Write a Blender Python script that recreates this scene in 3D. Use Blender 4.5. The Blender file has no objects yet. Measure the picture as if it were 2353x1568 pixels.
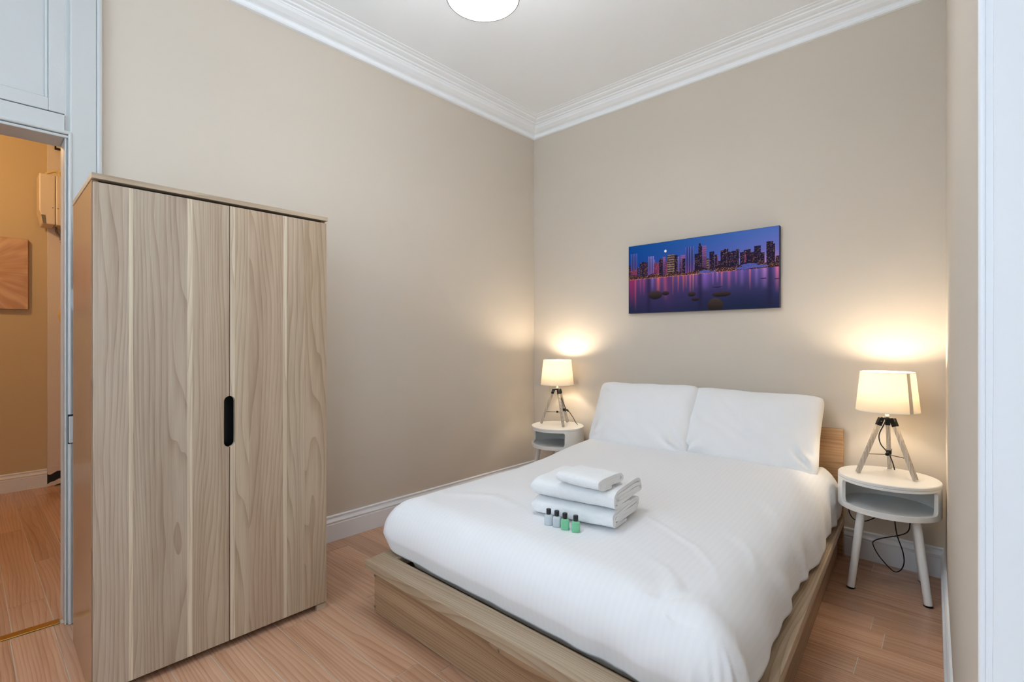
import bpy, bmesh, math, random
import numpy as np
from mathutils import Vector, Matrix

random.seed(7)
scene = bpy.context.scene
C = scene.collection
PI = math.pi

# ------------------------------------------------------------------ camera
CAM_H = 1.17
FPX = 1128.0
YAW = math.radians(41.657)
cam_data = bpy.data.cameras.new('camera')
cam_data.sensor_fit = 'HORIZONTAL'
cam_data.sensor_width = 36.0
cam_data.lens = FPX / 2353.0 * 36.0
cam_data.clip_start = 0.02
cam_data.clip_end = 60
cam_data.shift_y = -2.0 / 2353.0
cam = bpy.data.objects.new('camera', cam_data)
C.objects.link(cam)
cam.location = (0, 0, CAM_H)
cam.rotation_euler = (PI / 2, 0, YAW)
scene.camera = cam

# ------------------------------------------------------------------ world, daylight, exposure
SKY = (0.71, 0.86, 1.0)
SKY_STRENGTH = 2.55
world = bpy.data.worlds.new('overcast_sky')
scene.world = world
world.use_nodes = True
bgn = world.node_tree.nodes['Background']
bgn.inputs['Color'].default_value = (*SKY, 1)
bgn.inputs['Strength'].default_value = SKY_STRENGTH
pl = bpy.data.lights.new('window_portal', 'AREA')
pl.shape = 'RECTANGLE'
pl.size = 1.0
pl.size_y = 1.5
pl.cycles.is_portal = True
po = bpy.data.objects.new('window_portal', pl)
C.objects.link(po)
po.location = (0.47, -0.82, 1.33)
po.rotation_euler = (PI / 2, 0, PI / 2)      # shines towards -X, into the room
pl2 = bpy.data.lights.new('added_window_portal', 'AREA')  # portal of the window added in the front wall
pl2.shape = 'RECTANGLE'
pl2.size = 2.05
pl2.size_y = 1.75
pl2.cycles.is_portal = True
po2 = bpy.data.objects.new('added_window_portal', pl2)
C.objects.link(po2)
po2.location = (-1.32, -1.73, 1.93)
po2.rotation_euler = (PI / 2, 0, PI)          # shines towards +Y, into the room

vs = scene.view_settings
vs.view_transform = 'Standard'
vs.look = 'None'
vs.exposure = 1.05
vs.gamma = 1.0
vs.use_curve_mapping = False
scene.cycles.use_denoising = True
scene.cycles.max_bounces = 6
scene.cycles.diffuse_bounces = 5
scene.cycles.glossy_bounces = 3
scene.cycles.transmission_bounces = 6
scene.cycles.use_adaptive_sampling = True
scene.cycles.adaptive_threshold = 0.08
scene.cycles.adaptive_min_samples = 18
scene.cycles.use_light_tree = False
scene.cycles.sample_clamp_indirect = 6.0
scene.cycles.caustics_refractive = False
scene.cycles.caustics_reflective = False

BULB_W = 4.0
DRUM_E = 12.5         # emission of the lit drum shade
TOP_E = 12.0          # emission of the disc added on the pendant to light the ceiling
PENDANT_E = 15.0       # emission of the pendant's diffuser
HALL_W = 14.5

# ------------------------------------------------------------------ helpers
def srgb(r, g, b):
    def f(c):
        c = c / 255.0
        return c / 12.92 if c <= 0.04045 else ((c + 0.055) / 1.055) ** 2.4
    return (f(r), f(g), f(b), 1.0)

class MB:
    """collects shapes, then links them as one mesh object"""
    def __init__(self):
        self.v = []; self.f = []
    def add(self, vs, fs):
        o = len(self.v)
        self.v += [tuple(p) for p in vs]
        self.f += [tuple(i + o for i in f) for f in fs]
        return self
    def box(self, x0, x1, y0, y1, z0, z1):
        return self.hexa([(x0, y0), (x1, y0), (x1, y1), (x0, y1)], z0, z1)
    def hexa(self, q, z0, z1):
        vs = [(p[0], p[1], z0) for p in q] + [(p[0], p[1], z1) for p in q]
        return self.add(vs, [(3, 2, 1, 0), (4, 5, 6, 7), (0, 1, 5, 4), (1, 2, 6, 5), (2, 3, 7, 6), (3, 0, 4, 7)])
    def prism(self, poly, a, b):
        """poly: list of 3D points; extruded by vector b (a ignored)"""
        n = len(poly)
        b = Vector(b)
        vs = [Vector(p) for p in poly] + [Vector(p) + b for p in poly]
        fs = [tuple(range(n - 1, -1, -1)), tuple(range(n, 2 * n))]
        fs += [(i, (i + 1) % n, n + (i + 1) % n, n + i) for i in range(n)]
        return self.add(vs, fs)
    def lathe(self, prof, n=32, c=(0, 0, 0), close_ends=True):
        vs = []
        for r, z in prof:
            for k in range(n):
                a = 2 * PI * k / n
                vs.append((c[0] + r * math.cos(a), c[1] + r * math.sin(a), c[2] + z))
        fs = []
        m = len(prof)
        for i in range(m - 1):
            for k in range(n):
                k2 = (k + 1) % n
                fs.append((i * n + k, i * n + k2, (i + 1) * n + k2, (i + 1) * n + k))
        if close_ends:
            fs.append(tuple(range(n - 1, -1, -1)))
            fs.append(tuple((m - 1) * n + k for k in range(n)))
        return self.add(vs, fs)
    def bar(self, p, q, r0, r1=None, n=12, sq=None, up=None):
        """tapered round bar from p to q, or a rectangular one with sq=(w,d)"""
        p = Vector(p); q = Vector(q)
        d = (q - p).normalized()
        u = Vector(up) if up else (Vector((0, 0, 1)) if abs(d.z) < 0.9 else Vector((1, 0, 0)))
        x = d.cross(u).normalized(); y = d.cross(x).normalized()
        r1 = r0 if r1 is None else r1
        if sq:
            ring = [(-sq[0], -sq[1]), (sq[0], -sq[1]), (sq[0], sq[1]), (-sq[0], sq[1])]
            a = [p + x * i / 2 + y * j / 2 for i, j in ring]
            b = [q + x * i / 2 + y * j / 2 for i, j in ring]
            n = 4
        else:
            a = [p + (x * math.cos(2 * PI * k / n) + y * math.sin(2 * PI * k / n)) * r0 for k in range(n)]
            b = [q + (x * math.cos(2 * PI * k / n) + y * math.sin(2 * PI * k / n)) * r1 for k in range(n)]
        fs = [tuple(range(n)), tuple(range(2 * n - 1, n - 1, -1))]
        fs += [((k + 1) % n, k, n + k, n + (k + 1) % n) for k in range(n)]
        return self.add(a + b, fs)
    def tube(self, pts, r, n=8, sub=6):
        """smooth tube through pts (Catmull-Rom)"""
        P = [Vector(p) for p in pts]
        Q = []
        for i in range(len(P) - 1):
            p0 = P[max(i - 1, 0)]; p1 = P[i]; p2 = P[i + 1]; p3 = P[min(i + 2, len(P) - 1)]
            for k in range(sub):
                t = k / sub
                Q.append(0.5 * ((2 * p1) + (p2 - p0) * t + (2 * p0 - 5 * p1 + 4 * p2 - p3) * t * t + (3 * p1 - p0 - 3 * p2 + p3) * t ** 3))
        Q.append(P[-1])
        vs = []; prev = None
        for i, p in enumerate(Q):
            d = (Q[min(i + 1, len(Q) - 1)] - Q[max(i - 1, 0)]).normalized()
            if prev is None:
                prev = d.orthogonal().normalized()
            x = (prev - d * prev.dot(d)).normalized(); prev = x
            y = d.cross(x)
            vs += [p + (x * math.cos(2 * PI * k / n) + y * math.sin(2 * PI * k / n)) * r for k in range(n)]
        fs = [tuple(range(n - 1, -1, -1)), tuple((len(Q) - 1) * n + k for k in range(n))]
        for i in range(len(Q) - 1):
            fs += [(i * n + k, i * n + (k + 1) % n, (i + 1) * n + (k + 1) % n, (i + 1) * n + k) for k in range(n)]
        return self.add(vs, fs)
    def grid(self, P, nu, nv, flip=False):
        fs = []
        for i in range(nu - 1):
            for j in range(nv - 1):
                q = (i * nv + j, (i + 1) * nv + j, (i + 1) * nv + j + 1, i * nv + j + 1)
                fs.append(q[::-1] if flip else q)
        return self.add(P, fs)
    def build(self, name, mat, parent=None, origin=(0, 0, 0), smooth=False, bevel=0, fix=True, seg=2):
        me = bpy.data.meshes.new(name)
        o = Vector(origin)
        me.from_pydata([tuple(Vector(p) - o) for p in self.v], [], self.f)
        if fix:
            bm = bmesh.new(); bm.from_mesh(me)
            bmesh.ops.recalc_face_normals(bm, faces=bm.faces)
            bm.to_mesh(me); bm.free()
        if smooth:
            me.polygons.foreach_set('use_smooth', [True] * len(me.polygons))
        me.materials.append(mat)
        ob = bpy.data.objects.new(name, me)
        C.objects.link(ob)
        if parent is not None:
            ob.parent = parent
        else:
            ob.location = o
        if bevel:
            b = ob.modifiers.new('bevel', 'BEVEL')
            b.width = bevel; b.segments = seg; b.limit_method = 'ANGLE'; b.angle_limit = math.radians(40)
        if smooth and smooth != 'full':
            try:
                me.set_sharp_from_angle(angle=math.radians(42))
            except Exception:
                pass
        return ob

def tag(o, label=None, cat=None, group=None, kind=None):
    if label: o['label'] = label
    if cat: o['category'] = cat
    if group: o['group'] = group
    if kind: o['kind'] = kind
    return o

def empty(name, loc, rz=0.0):
    o = bpy.data.objects.new(name, None)
    C.objects.link(o)
    o.location = loc
    o.rotation_euler = (0, 0, rz)
    o.empty_display_size = 0.05
    return o

def copy_tree(o, parent=None):
    c = o.copy()
    C.objects.link(c)
    c.parent = parent
    for ch in list(o.children):
        copy_tree(ch, c)
    return c

# value noise for wrinkles
_rng = np.random.default_rng(11)
_tab = _rng.random((257, 257))
def vnoise(x, y, seed=0):
    x = np.asarray(x, float) + seed * 17.31; y = np.asarray(y, float) + seed * 9.77
    xi = np.floor(x).astype(int); yi = np.floor(y).astype(int)
    fx = x - xi; fy = y - yi
    fx = fx * fx * fx * (fx * (fx * 6 - 15) + 10); fy = fy * fy * fy * (fy * (fy * 6 - 15) + 10)
    a = _tab[xi % 256, yi % 256]; b = _tab[(xi + 1) % 256, yi % 256]
    c = _tab[xi % 256, (yi + 1) % 256]; d = _tab[(xi + 1) % 256, (yi + 1) % 256]
    return (a * (1 - fx) + b * fx) * (1 - fy) + (c * (1 - fx) + d * fx) * fy - 0.5
def sstep(a, b, x):
    t = np.clip((np.asarray(x, float) - a) / (b - a), 0, 1)
    return t * t * (3 - 2 * t)

# ------------------------------------------------------------------ materials
class NT:
    def __init__(self, name):
        self.m = bpy.data.materials.new(name)
        self.m.use_nodes = True
        self.t = self.m.node_tree
        self.b = self.t.nodes['Principled BSDF']
        self.out = self.t.nodes['Material Output']
    def n(self, kind, **kw):
        nd = self.t.nodes.new('ShaderNode' + kind)
        for k, v in kw.items():
            setattr(nd, k, v)
        return nd
    def l(self, a, b):
        self.t.links.new(a, b)
    def val(self, sock, v):
        if hasattr(v, 'links') or isinstance(v, bpy.types.NodeSocket):
            self.l(v, sock)
        else:
            sock.default_value = v
    def math(self, op, a, b=0.0, c=None):
        nd = self.n('Math', operation=op)
        self.val(nd.inputs[0], a); self.val(nd.inputs[1], b)
        if c is not None: self.val(nd.inputs[2], c)
        return nd.outputs[0]
    def noise(self, vec, scale, detail=2, rough=0.5, dist=0.0):
        nd = self.n('TexNoise')
        self.l(vec, nd.inputs['Vector'])
        nd.inputs['Scale'].default_value = scale
        nd.inputs['Detail'].default_value = detail
        nd.inputs['Roughness'].default_value = rough
        nd.inputs['Distortion'].default_value = dist
        return nd.outputs['Fac']
    def comb(self, x, y, z):
        nd = self.n('CombineXYZ')
        for s, v in zip(nd.inputs, (x, y, z)): self.val(s, v)
        return nd.outputs[0]
    def ramp(self, fac, stops, interp='LINEAR'):
        nd = self.n('ValToRGB')
        nd.color_ramp.interpolation = interp
        e = nd.color_ramp.elements
        while len(e) > 1: e.remove(e[-1])
        e[0].position = stops[0][0]; e[0].color = stops[0][1]
        for p, c in stops[1:]:
            k = e.new(p); k.color = c
        self.l(fac, nd.inputs['Fac'])
        return nd.outputs['Color']
    def mix(self, fac, a, b, blend='MIX'):
        nd = self.n('Mix', data_type='RGBA', blend_type=blend)
        self.val(nd.inputs[0], fac); self.val(nd.inputs[6], a); self.val(nd.inputs[7], b)
        return nd.outputs[2]
    def bump(self, h, strength, dist=0.01):
        nd = self.n('Bump')
        nd.inputs['Strength'].default_value = strength
        nd.inputs['Distance'].default_value = dist
        self.l(h, nd.inputs['Height'])
        self.l(nd.outputs[0], self.b.inputs['Normal'])
    def obj(self):
        return self.n('TexCoord').outputs['Object']

def plain(name, col, rough=0.5, metal=0.0, spec=0.5, coat=0.0):
    m = NT(name)
    tc = m.obj()
    f = m.noise(tc, 6.0, 2)
    c2 = tuple(c * 0.93 for c in col[:3]) + (1,)
    m.l(m.mix(f, col, c2), m.b.inputs['Base Color'])
    m.b.inputs['Roughness'].default_value = rough
    m.b.inputs['Metallic'].default_value = metal
    m.b.inputs['Specular IOR Level'].default_value = spec
    m.b.inputs['Coat Weight'].default_value = coat
    return m.m

def painted(name, col, rough=0.6, bump=0.15, bscale=90.0, var=0.04, spec=0.3):
    m = NT(name)
    tc = m.obj()
    f = m.noise(tc, 1.3, 1)
    lo = tuple(c * (1 - var) for c in col[:3]) + (1,)
    hi = tuple(min(1, c * (1 + var)) for c in col[:3]) + (1,)
    m.l(m.mix(f, lo, hi), m.b.inputs['Base Color'])
    m.b.inputs['Roughness'].default_value = rough
    m.b.inputs['Specular IOR Level'].default_value = spec
    if bump:
        m.bump(m.noise(tc, bscale, 3), bump, 0.002)
    return m.m

def wood(name, across, along, light, mid, dark, freq=38.0, rough=0.45, bands=None, coat=0.0, per_object=False, spec=0.4,
         swirl=5.0, streak=0.35, coat_rough=0.15):
    """laminate / veneer: flowing growth lines along one axis, optional boards of their own tone across"""
    m = NT(name)
    sep = m.n('SeparateXYZ'); m.l(m.obj(), sep.inputs[0])
    ax = {'x': 0, 'y': 1, 'z': 2}
    a = sep.outputs[ax[across]]; l = sep.outputs[ax[along]]
    third = [k for k in 'xyz' if k not in (across, along)][0]
    d = sep.outputs[ax[third]]
    off = 0.0; tone = None
    if per_object:
        oi = m.n('ObjectInfo')
        off = m.math('MULTIPLY', oi.outputs['Random'], 37.0)
        tone = oi.outputs['Random']
    if bands:
        stops = [(max(0, min(1, p)), (k, k, k, 1)) for p, k, _ in bands]
        seedv = m.ramp(a, stops, 'CONSTANT')
        sx = m.n('SeparateColor'); m.l(seedv, sx.inputs[0])
        off = m.math('MULTIPLY', sx.outputs[0], 23.0)
    ao = m.math('ADD', a, off)
    lo_ = m.math('ADD', l, m.math('MULTIPLY', off, 1.7) if not isinstance(off, float) else 0.0)
    # slow meander of the growth lines -> cathedral figures
    v1 = m.comb(m.math('MULTIPLY', ao, 7.0), m.math('MULTIPLY', lo_, 0.62), m.math('MULTIPLY', d, 3.0))
    me1 = m.noise(v1, 1.0, 1, 0.45)
    v2 = m.comb(m.math('MULTIPLY', ao, 30.0), m.math('MULTIPLY', lo_, 5.0), m.math('MULTIPLY', d, 10.0))
    me2 = m.noise(v2, 1.0, 0)
    ph = m.math('ADD', m.math('MULTIPLY', m.math('ADD', ao, m.math('MULTIPLY', d, 0.4)), freq),
                m.math('ADD', m.math('MULTIPLY', me1, swirl * 2.2), m.math('MULTIPLY', me2, 0.6)))
    fr = m.math('FRACT', ph)
    line = m.math('POWER', fr, 3.0)                       # slow rise, sharp late-wood edge
    v3 = m.comb(m.math('MULTIPLY', ao, 260.0), m.math('MULTIPLY', lo_, 5.0), m.math('MULTIPLY', d, 120.0))
    fine = m.noise(v3, 1.0, 2, 0.6)
    v4 = m.comb(m.math('MULTIPLY', ao, 22.0), m.math('MULTIPLY', lo_, 0.8), 0.0)
    broad = m.noise(v4, 1.0, 2)
    f = m.math('ADD', m.math('MULTIPLY', line, 0.36), m.math('ADD', m.math('MULTIPLY', m.math('SUBTRACT', fine, 0.5), streak * 2),
                                                          m.math('MULTIPLY', m.math('SUBTRACT', broad, 0.35), 0.9)))
    col = m.ramp(f, [(0.0, light), (0.38, mid), (0.95, dark)])
    if tone is not None:
        k = m.math('ADD', m.math('MULTIPLY', tone, 0.22), 0.89)
        col = m.mix(1.0, col, m.comb(k, k, k), 'MULTIPLY')
    if bands:
        tint = m.ramp(a, [(max(0, min(1, p)), c) for p, _, c in bands], 'CONSTANT')
        col = m.mix(1.0, col, tint, 'MULTIPLY')
    m.l(col, m.b.inputs['Base Color'])
    m.b.inputs['Roughness'].default_value = rough
    m.b.inputs['Specular IOR Level'].default_value = spec
    m.b.inputs['Coat Weight'].default_value = coat
    m.b.inputs['Coat Roughness'].default_value = coat_rough
    m.bump(fine, 0.06, 0.002)
    return m.m

def fabric(name, col, rough=0.9, scale=900.0, bump=0.1, stripes=False, sheen=0.1):
    m = NT(name)
    tc = m.obj()
    m.b.inputs['Base Color'].default_value = col
    m.b.inputs['Roughness'].default_value = rough
    m.b.inputs['Specular IOR Level'].default_value = 0.2
    m.b.inputs['Sheen Weight'].default_value = sheen
    f = m.noise(tc, scale, 2)
    if stripes:
        sep = m.n('SeparateXYZ'); m.l(m.n('TexCoord').outputs['UV'], sep.inputs[0])
        st = m.math('PINGPONG', sep.outputs[0], 0.011)
        st = m.math('GREATER_THAN', st, 0.0055)
        lo = tuple(c * 0.988 for c in col[:3]) + (1,)
        m.l(m.mix(st, lo, col), m.b.inputs['Base Color'])
        m.l(m.math('ADD', m.math('MULTIPLY', st, -0.12), rough), m.b.inputs['Roughness'])
        m.b.inputs['Specular IOR Level'].default_value = 0.3
    m.bump(f, bump, 0.001 if bump < 0.5 else 0.004)
    return m.m

def vcol(name, rough=0.5, spec=0.3):
    m = NT(name)
    at = m.n('VertexColor', layer_name='print')
    m.l(at.outputs['Color'], m.b.inputs['Base Color'])
    m.b.inputs['Roughness'].default_value = rough
    m.b.inputs['Specular IOR Level'].default_value = spec
    return m.m

M = {}
M['wall'] = painted('beige_wall_paint', srgb(208, 198, 185), 0.75, 0.0, 60.0, 0.02, 0.2)
M['ceiling'] = painted('white_ceiling_paint', srgb(240, 245, 250), 0.8, 0.0, 50.0, 0.012, 0.15)
M['trim'] = painted('white_gloss_trim', srgb(232, 234, 238), 0.32, 0.10, 45.0, 0.015, 0.5)
M['frame_paint'] = painted('old_white_gloss_paint', srgb(196, 198, 197), 0.28, 0.35, 38.0, 0.02, 0.5)
M['hall_wall'] = painted('hall_wall_paint', srgb(206, 184, 150), 0.75, 0.0, 60.0, 0.02, 0.2)
M['hall_trim'] = painted('hall_cream_trim', srgb(222, 208, 196), 0.4, 0.2, 45.0, 0.02, 0.4)
M['plank'] = wood('floor_laminate', 'y', 'x', srgb(203, 162, 134), srgb(182, 137, 107), srgb(124, 85, 60), 60.0, 0.30, None, 0.35, True, 0.45, 3.6, 0.28)
M['grout'] = plain('plank_bevel_filler', srgb(205, 196, 184), 0.6)
M['bed_x'] = wood('oak_foil_across', 'z', 'x', srgb(184, 164, 138), srgb(160, 136, 110), srgb(104, 80, 58), 70.0, 0.42, None, 0.1, True, 0.4, 6.0, 0.16)
M['bed_top_x'] = wood('oak_foil_across_flat', 'y', 'x', srgb(184, 164, 138), srgb(160, 136, 110), srgb(104, 80, 58), 70.0, 0.42, None, 0.1, True, 0.4, 6.0, 0.16)
M['bed_y'] = wood('oak_foil_along', 'x', 'y', srgb(184, 164, 138), srgb(160, 136, 110), srgb(104, 80, 58), 70.0, 0.42, None, 0.1, True, 0.4, 6.0, 0.16)
M['base_x'] = wood('shaded_oak_foil_across', 'z', 'x', srgb(176, 146, 116), srgb(150, 118, 88), srgb(98, 70, 48), 60.0, 0.42, None, 0.1, True, 0.4, 7.0, 0.14)  # same oak foil, the shade on the base panels put into a browner tone
M['base_y'] = wood('shaded_oak_foil_along', 'z', 'y', srgb(176, 146, 116), srgb(150, 118, 88), srgb(98, 70, 48), 60.0, 0.42, None, 0.1, True, 0.4, 7.0, 0.14)  # shaded copy of the oak foil for the side base panels
M['head'] = wood('oak_foil_headboard', 'z', 'x', srgb(190, 154, 114), srgb(172, 130, 90), srgb(116, 80, 50), 60.0, 0.42, None, 0.1, True, 0.4, 4.0, 0.35)
pale = (1.36, 1.42, 1.40, 1)
M['door_wood'] = wood('walnut_laminate_doors', 'x', 'z', srgb(188, 174, 156), srgb(169, 151, 132), srgb(118, 100, 84), 62.0, 0.42,
    [(0.0, .10, (1.0, 1.0, 1.02, 1)), (.092, .9, pale), (.102, .35, (.95, .95, .95, 1)), (.261, .92, pale), (.275, .55, (1.0, .97, .93, 1)),
     (.400, .95, pale), (.415, .22, (1.08, 1.06, 1.0, 1)), (.468, .70, (.98, .90, .84, 1)), (.597, .9, pale), (.613, .44, (1.0, .96, .90, 1)), (.686, .8, (.94, .87, .78, 1))],
    0.1, False, 0.4, 5.6, 0.30)
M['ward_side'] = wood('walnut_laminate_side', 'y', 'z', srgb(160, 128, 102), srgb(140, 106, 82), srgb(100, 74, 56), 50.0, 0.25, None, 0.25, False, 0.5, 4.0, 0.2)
M['ward_top'] = wood('walnut_laminate_top', 'y', 'x', srgb(186, 168, 146), srgb(166, 146, 124), srgb(118, 98, 82), 60.0, 0.42, None, 0.1, False, 0.4, 3.0, 0.3)
M['table_white'] = plain('white_lacquer', srgb(236, 234, 230), 0.3, 0, 0.5, 0.1)
M['table_in'] = plain('pale_grey_lacquer', srgb(228, 230, 230), 0.4, 0, 0.4)
M['ash'] = wood('grey_washed_wood', 'x', 'z', srgb(192, 182, 170), srgb(164, 152, 138), srgb(112, 102, 92), 90.0, 0.6, None, 0.0, True, 0.3, 2.0, 0.5)
M['black_metal'] = plain('black_metal', srgb(24, 23, 22), 0.35, 0.6)
M['bronze'] = plain('dark_bronze', srgb(70, 58, 46), 0.35, 0.9)
M['cord'] = plain('black_cord', srgb(22, 20, 19), 0.55)
M['steel'] = plain('steel', srgb(170, 170, 168), 0.3, 1.0)
M['brass'] = plain('brass_strip', srgb(214, 172, 92), 0.25, 1.0)
M['black'] = plain('black_plastic', srgb(26, 27, 30), 0.35)
M['cap'] = plain('black_bottle_cap', srgb(34, 35, 40), 0.3)
M['duvet'] = fabric('white_satin_stripe_cotton', srgb(236, 237, 240), 0.75, 700.0, 0.03, True, 0.1)
M['pillow'] = fabric('white_cotton', srgb(235, 235, 236), 0.85, 700.0, 0.03, False, 0.1)
M['mattress'] = fabric('cream_ticking', srgb(222, 212, 198), 0.9, 300.0, 0.1)
M['towel'] = fabric('white_terry', srgb(246, 248, 250), 1.0, 300.0, 0.9, False, 0.3)
M['plastic'] = plain('white_plastic', srgb(226, 230, 234), 0.35)
M['hall_box'] = plain('cream_plastic', srgb(226, 208, 190), 0.45)
M['hall_cable'] = plain('cream_cable', srgb(226, 196, 130), 0.5)
M['grey_box'] = plain('grey_plastic', srgb(120, 112, 104), 0.5)
M['canvas_edge'] = plain('canvas_edge_dark_blue', srgb(36, 40, 76), 0.6)
M['print'] = vcol('printed_canvas', 0.7, 0.12)
M['hall_canvas_edge'] = plain('canvas_edge_tan', srgb(176, 132, 100), 0.7)

def glass_mat(name, col):
    m = NT(name)
    m.b.inputs['Base Color'].default_value = col
    m.b.inputs['Roughness'].default_value = 0.06
    m.b.inputs['Transmission Weight'].default_value = 0.4
    m.b.inputs['IOR'].default_value = 1.35
    return m.m
M['clear_gel'] = glass_mat('clear_gel', srgb(226, 236, 242))
M['green_gel'] = glass_mat('green_gel', srgb(150, 236, 186))

def shade_mat(name, col, t=0.55):
    m = NT(name)
    tr = m.n('BsdfTranslucent'); tr.inputs['Color'].default_value = col
    df = m.n('BsdfDiffuse'); df.inputs['Color'].default_value = col
    mx = m.n('MixShader'); mx.inputs[0].default_value = t
    m.l(df.outputs[0], mx.inputs[1]); m.l(tr.outputs[0], mx.inputs[2])
    m.l(mx.outputs[0], m.out.inputs['Surface'])
    return m.m
M['shade'] = shade_mat('cream_lamp_fabric', srgb(226, 218, 204), 0.36)
M['shade_seam'] = shade_mat('cream_lamp_fabric_overlap', srgb(222, 212, 196), 0.30)
M['drum_shade'] = shade_mat('grey_drum_fabric', srgb(232, 230, 226), 0.5)

def emit_mat(name, col, s):
    m = NT(name)
    m.b.inputs['Base Color'].default_value = (0.8, 0.8, 0.8, 1)
    m.b.inputs['Emission Color'].default_value = col
    m.b.inputs['Emission Strength'].default_value = s
    return m.m
M['diffuser'] = emit_mat('lit_opal_diffuser', (0.96, 0.98, 1.0, 1), PENDANT_E)
M['lit_drum'] = emit_mat('lit_drum_fabric', (0.95, 0.98, 1.0, 1), DRUM_E)
M['top_glow_disc'] = emit_mat('added_top_glow', (0.95, 0.98, 1.0, 1), TOP_E)  # glow added above the shade to brighten the ceiling
M['bulb'] = emit_mat('lit_bulb', (1.0, 0.78, 0.5, 1), 8.0)
M['bulb'].cycles.emission_sampling = 'NONE'

# ------------------------------------------------------------------ room shell
ZC = 2.962                       # ceiling
BL = Vector((-2.645, 3.255)); BR = Vector((-0.012, 3.215)); RE = Vector((0.030, 0.84))
def left_x(y): return BL.x - (BL.y - y) * 0.0244
def LW(y, d, z=None):            # a point in front of the left wall: y along it, d out from it
    n = math.hypot(1, 0.0244)
    p = (left_x(y) + d / n, y - d * 0.0244 / n)
    return p if z is None else (p[0], p[1], z)
def back_y(x): return BL.y + (BR.y - BL.y) * (x - BL.x) / (BR.x - BL.x)
def right_x(y): return BR.x + (RE.x - BR.x) * (BR.y - y) / (BR.y - RE.y)

Y0 = -1.62                        # wall behind the camera
LT = 0.14                         # thickness of the left wall
DJ0, DJ1 = -0.52, 0.285           # door opening in the left wall
DTOP = 2.86

# floor: base + planks
def floor_planks(floor, x0fun, x1fun, ya, yb, phase, joints, length, origin):
    w = 0.122
    k0 = math.floor((ya - phase) / w)
    k1 = math.ceil((yb - phase) / w)
    rnd = random.Random(5)
    for k in range(k0, k1):
        a = max(ya, phase + k * w); b = min(yb, phase + (k + 1) * w)
        if b - a < 0.01: continue
        ym = (a + b) / 2
        xa, xb = x0fun(ym), x1fun(ym)
        j = joints.get(k, xa + rnd.random() * length)
        cuts = [xa]
        x = j
        while x > xa + 0.08: x -= length
        while x < xb - 0.06:
            if x > xa + 0.06: cuts.append(x)
            x += length
        cuts.append(xb)
        for c0, c1 in zip(cuts[:-1], cuts[1:]):
            g = 0.0016
            mb = MB().box(c0 + g, c1 - g, a + g, b - g, -0.012, 0.0)
            mb.build('plank', M['plank'], floor, (c0, a, 0)).location = (c0, a, 0)

fl = MB().box(-2.86, 0.75, Y0 - 0.1, 3.33, -0.10, -0.0015).build('floor', M['grout'])
tag(fl, 'orange-brown wood laminate floor of the bedroom', kind='structure')
floor_planks(fl, lambda y: left_x(y) - 0.0225, lambda y: min(0.45, 0.05 + 0.4 * (y < 0.8)), Y0, 3.22, 0.251,
             {3: -2.04 + 0.0, 5: -2.01, 6: -1.435, 4: -1.15, 2: -1.5, 18: -0.237, 15: -0.25, 14: -0.9, 16: -1.1, 17: -1.4, 1: -1.2, 0: -2.2}, 1.21, None)

hf = MB().box(-5.6, -2.862, -1.3, 1.25, -0.10, -0.0015).build('floor_hall', M['grout'])
tag(hf, 'orange-brown laminate floor of the hallway beyond the door', kind='structure')
floor_planks(hf, lambda y: -5.42, lambda y: left_x(y) - 0.062, -1.2, 1.15, 0.137, {0: -3.06, 1: -3.6, -1: -3.4, -2: -2.9}, 1.21, None)
th = MB()
th.hexa([LW(DJ0, -0.065), LW(DJ0, 0.0 - 0.022), LW(DJ1 - 0.012, -0.022), LW(DJ1 - 0.012, -0.065)], 0.0, 0.005)
t_o = th.build('threshold_strip', M['brass'], None, (*LW(-0.1, -0.04), 0), bevel=0.002)
tag(t_o, 'gold metal threshold strip across the open doorway', 'threshold strip')
for yy in (-0.3, 0.16):
    MB().lathe([(0.004, 0), (0.0038, 0.0012), (0.0, 0.0016)], 12, (*LW(yy, -0.0435), 0.005)).build('screw', M['steel'], t_o, t_o.location)

# ceiling
co = MB().box(-2.95, 0.75, Y0 - 0.12, 3.35, ZC, ZC + 0.1).build('ceiling', M['ceiling'])
tag(co, 'white painted ceiling', kind='structure')
MB().box(-5.6, -2.8, -1.3, 1.25, 2.95, 3.05).build('ceiling_hall', M['ceiling'])['kind'] = 'structure'

# walls
def wall(name, quads, mat, label):
    mb = MB()
    for q, z0, z1 in quads: mb.hexa(q, z0, z1)
    o = mb.build(name, mat)
    tag(o, label, kind='structure')
    return o
wall('wall_left', [
    ([LW(3.40, -LT), LW(3.40, 0), LW(0.395, 0), LW(0.395, -LT)], 0, ZC + 0.05),
    ([LW(DJ0 - 0.11, -LT), LW(DJ0 - 0.11, 0), LW(Y0 - 0.1, 0), LW(Y0 - 0.1, -LT)], 0, ZC + 0.05),
    ([LW(0.395, -LT), LW(0.395, 0), LW(DJ0 - 0.11, 0), LW(DJ0 - 0.11, -LT)], DTOP + 0.10, ZC + 0.05)],
    M['wall'], 'beige wall behind the wardrobe with the open doorway')
wall('wall_back', [([(BL.x - 0.1, BL.y + 0.0015), (BR.x + 0.2, BR.y - 0.003), (BR.x + 0.2, BR.y + 0.12), (BL.x - 0.1, BL.y + 0.12)], 0, ZC + 0.05)],
     M['wall'], 'beige wall behind the headboard')
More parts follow.
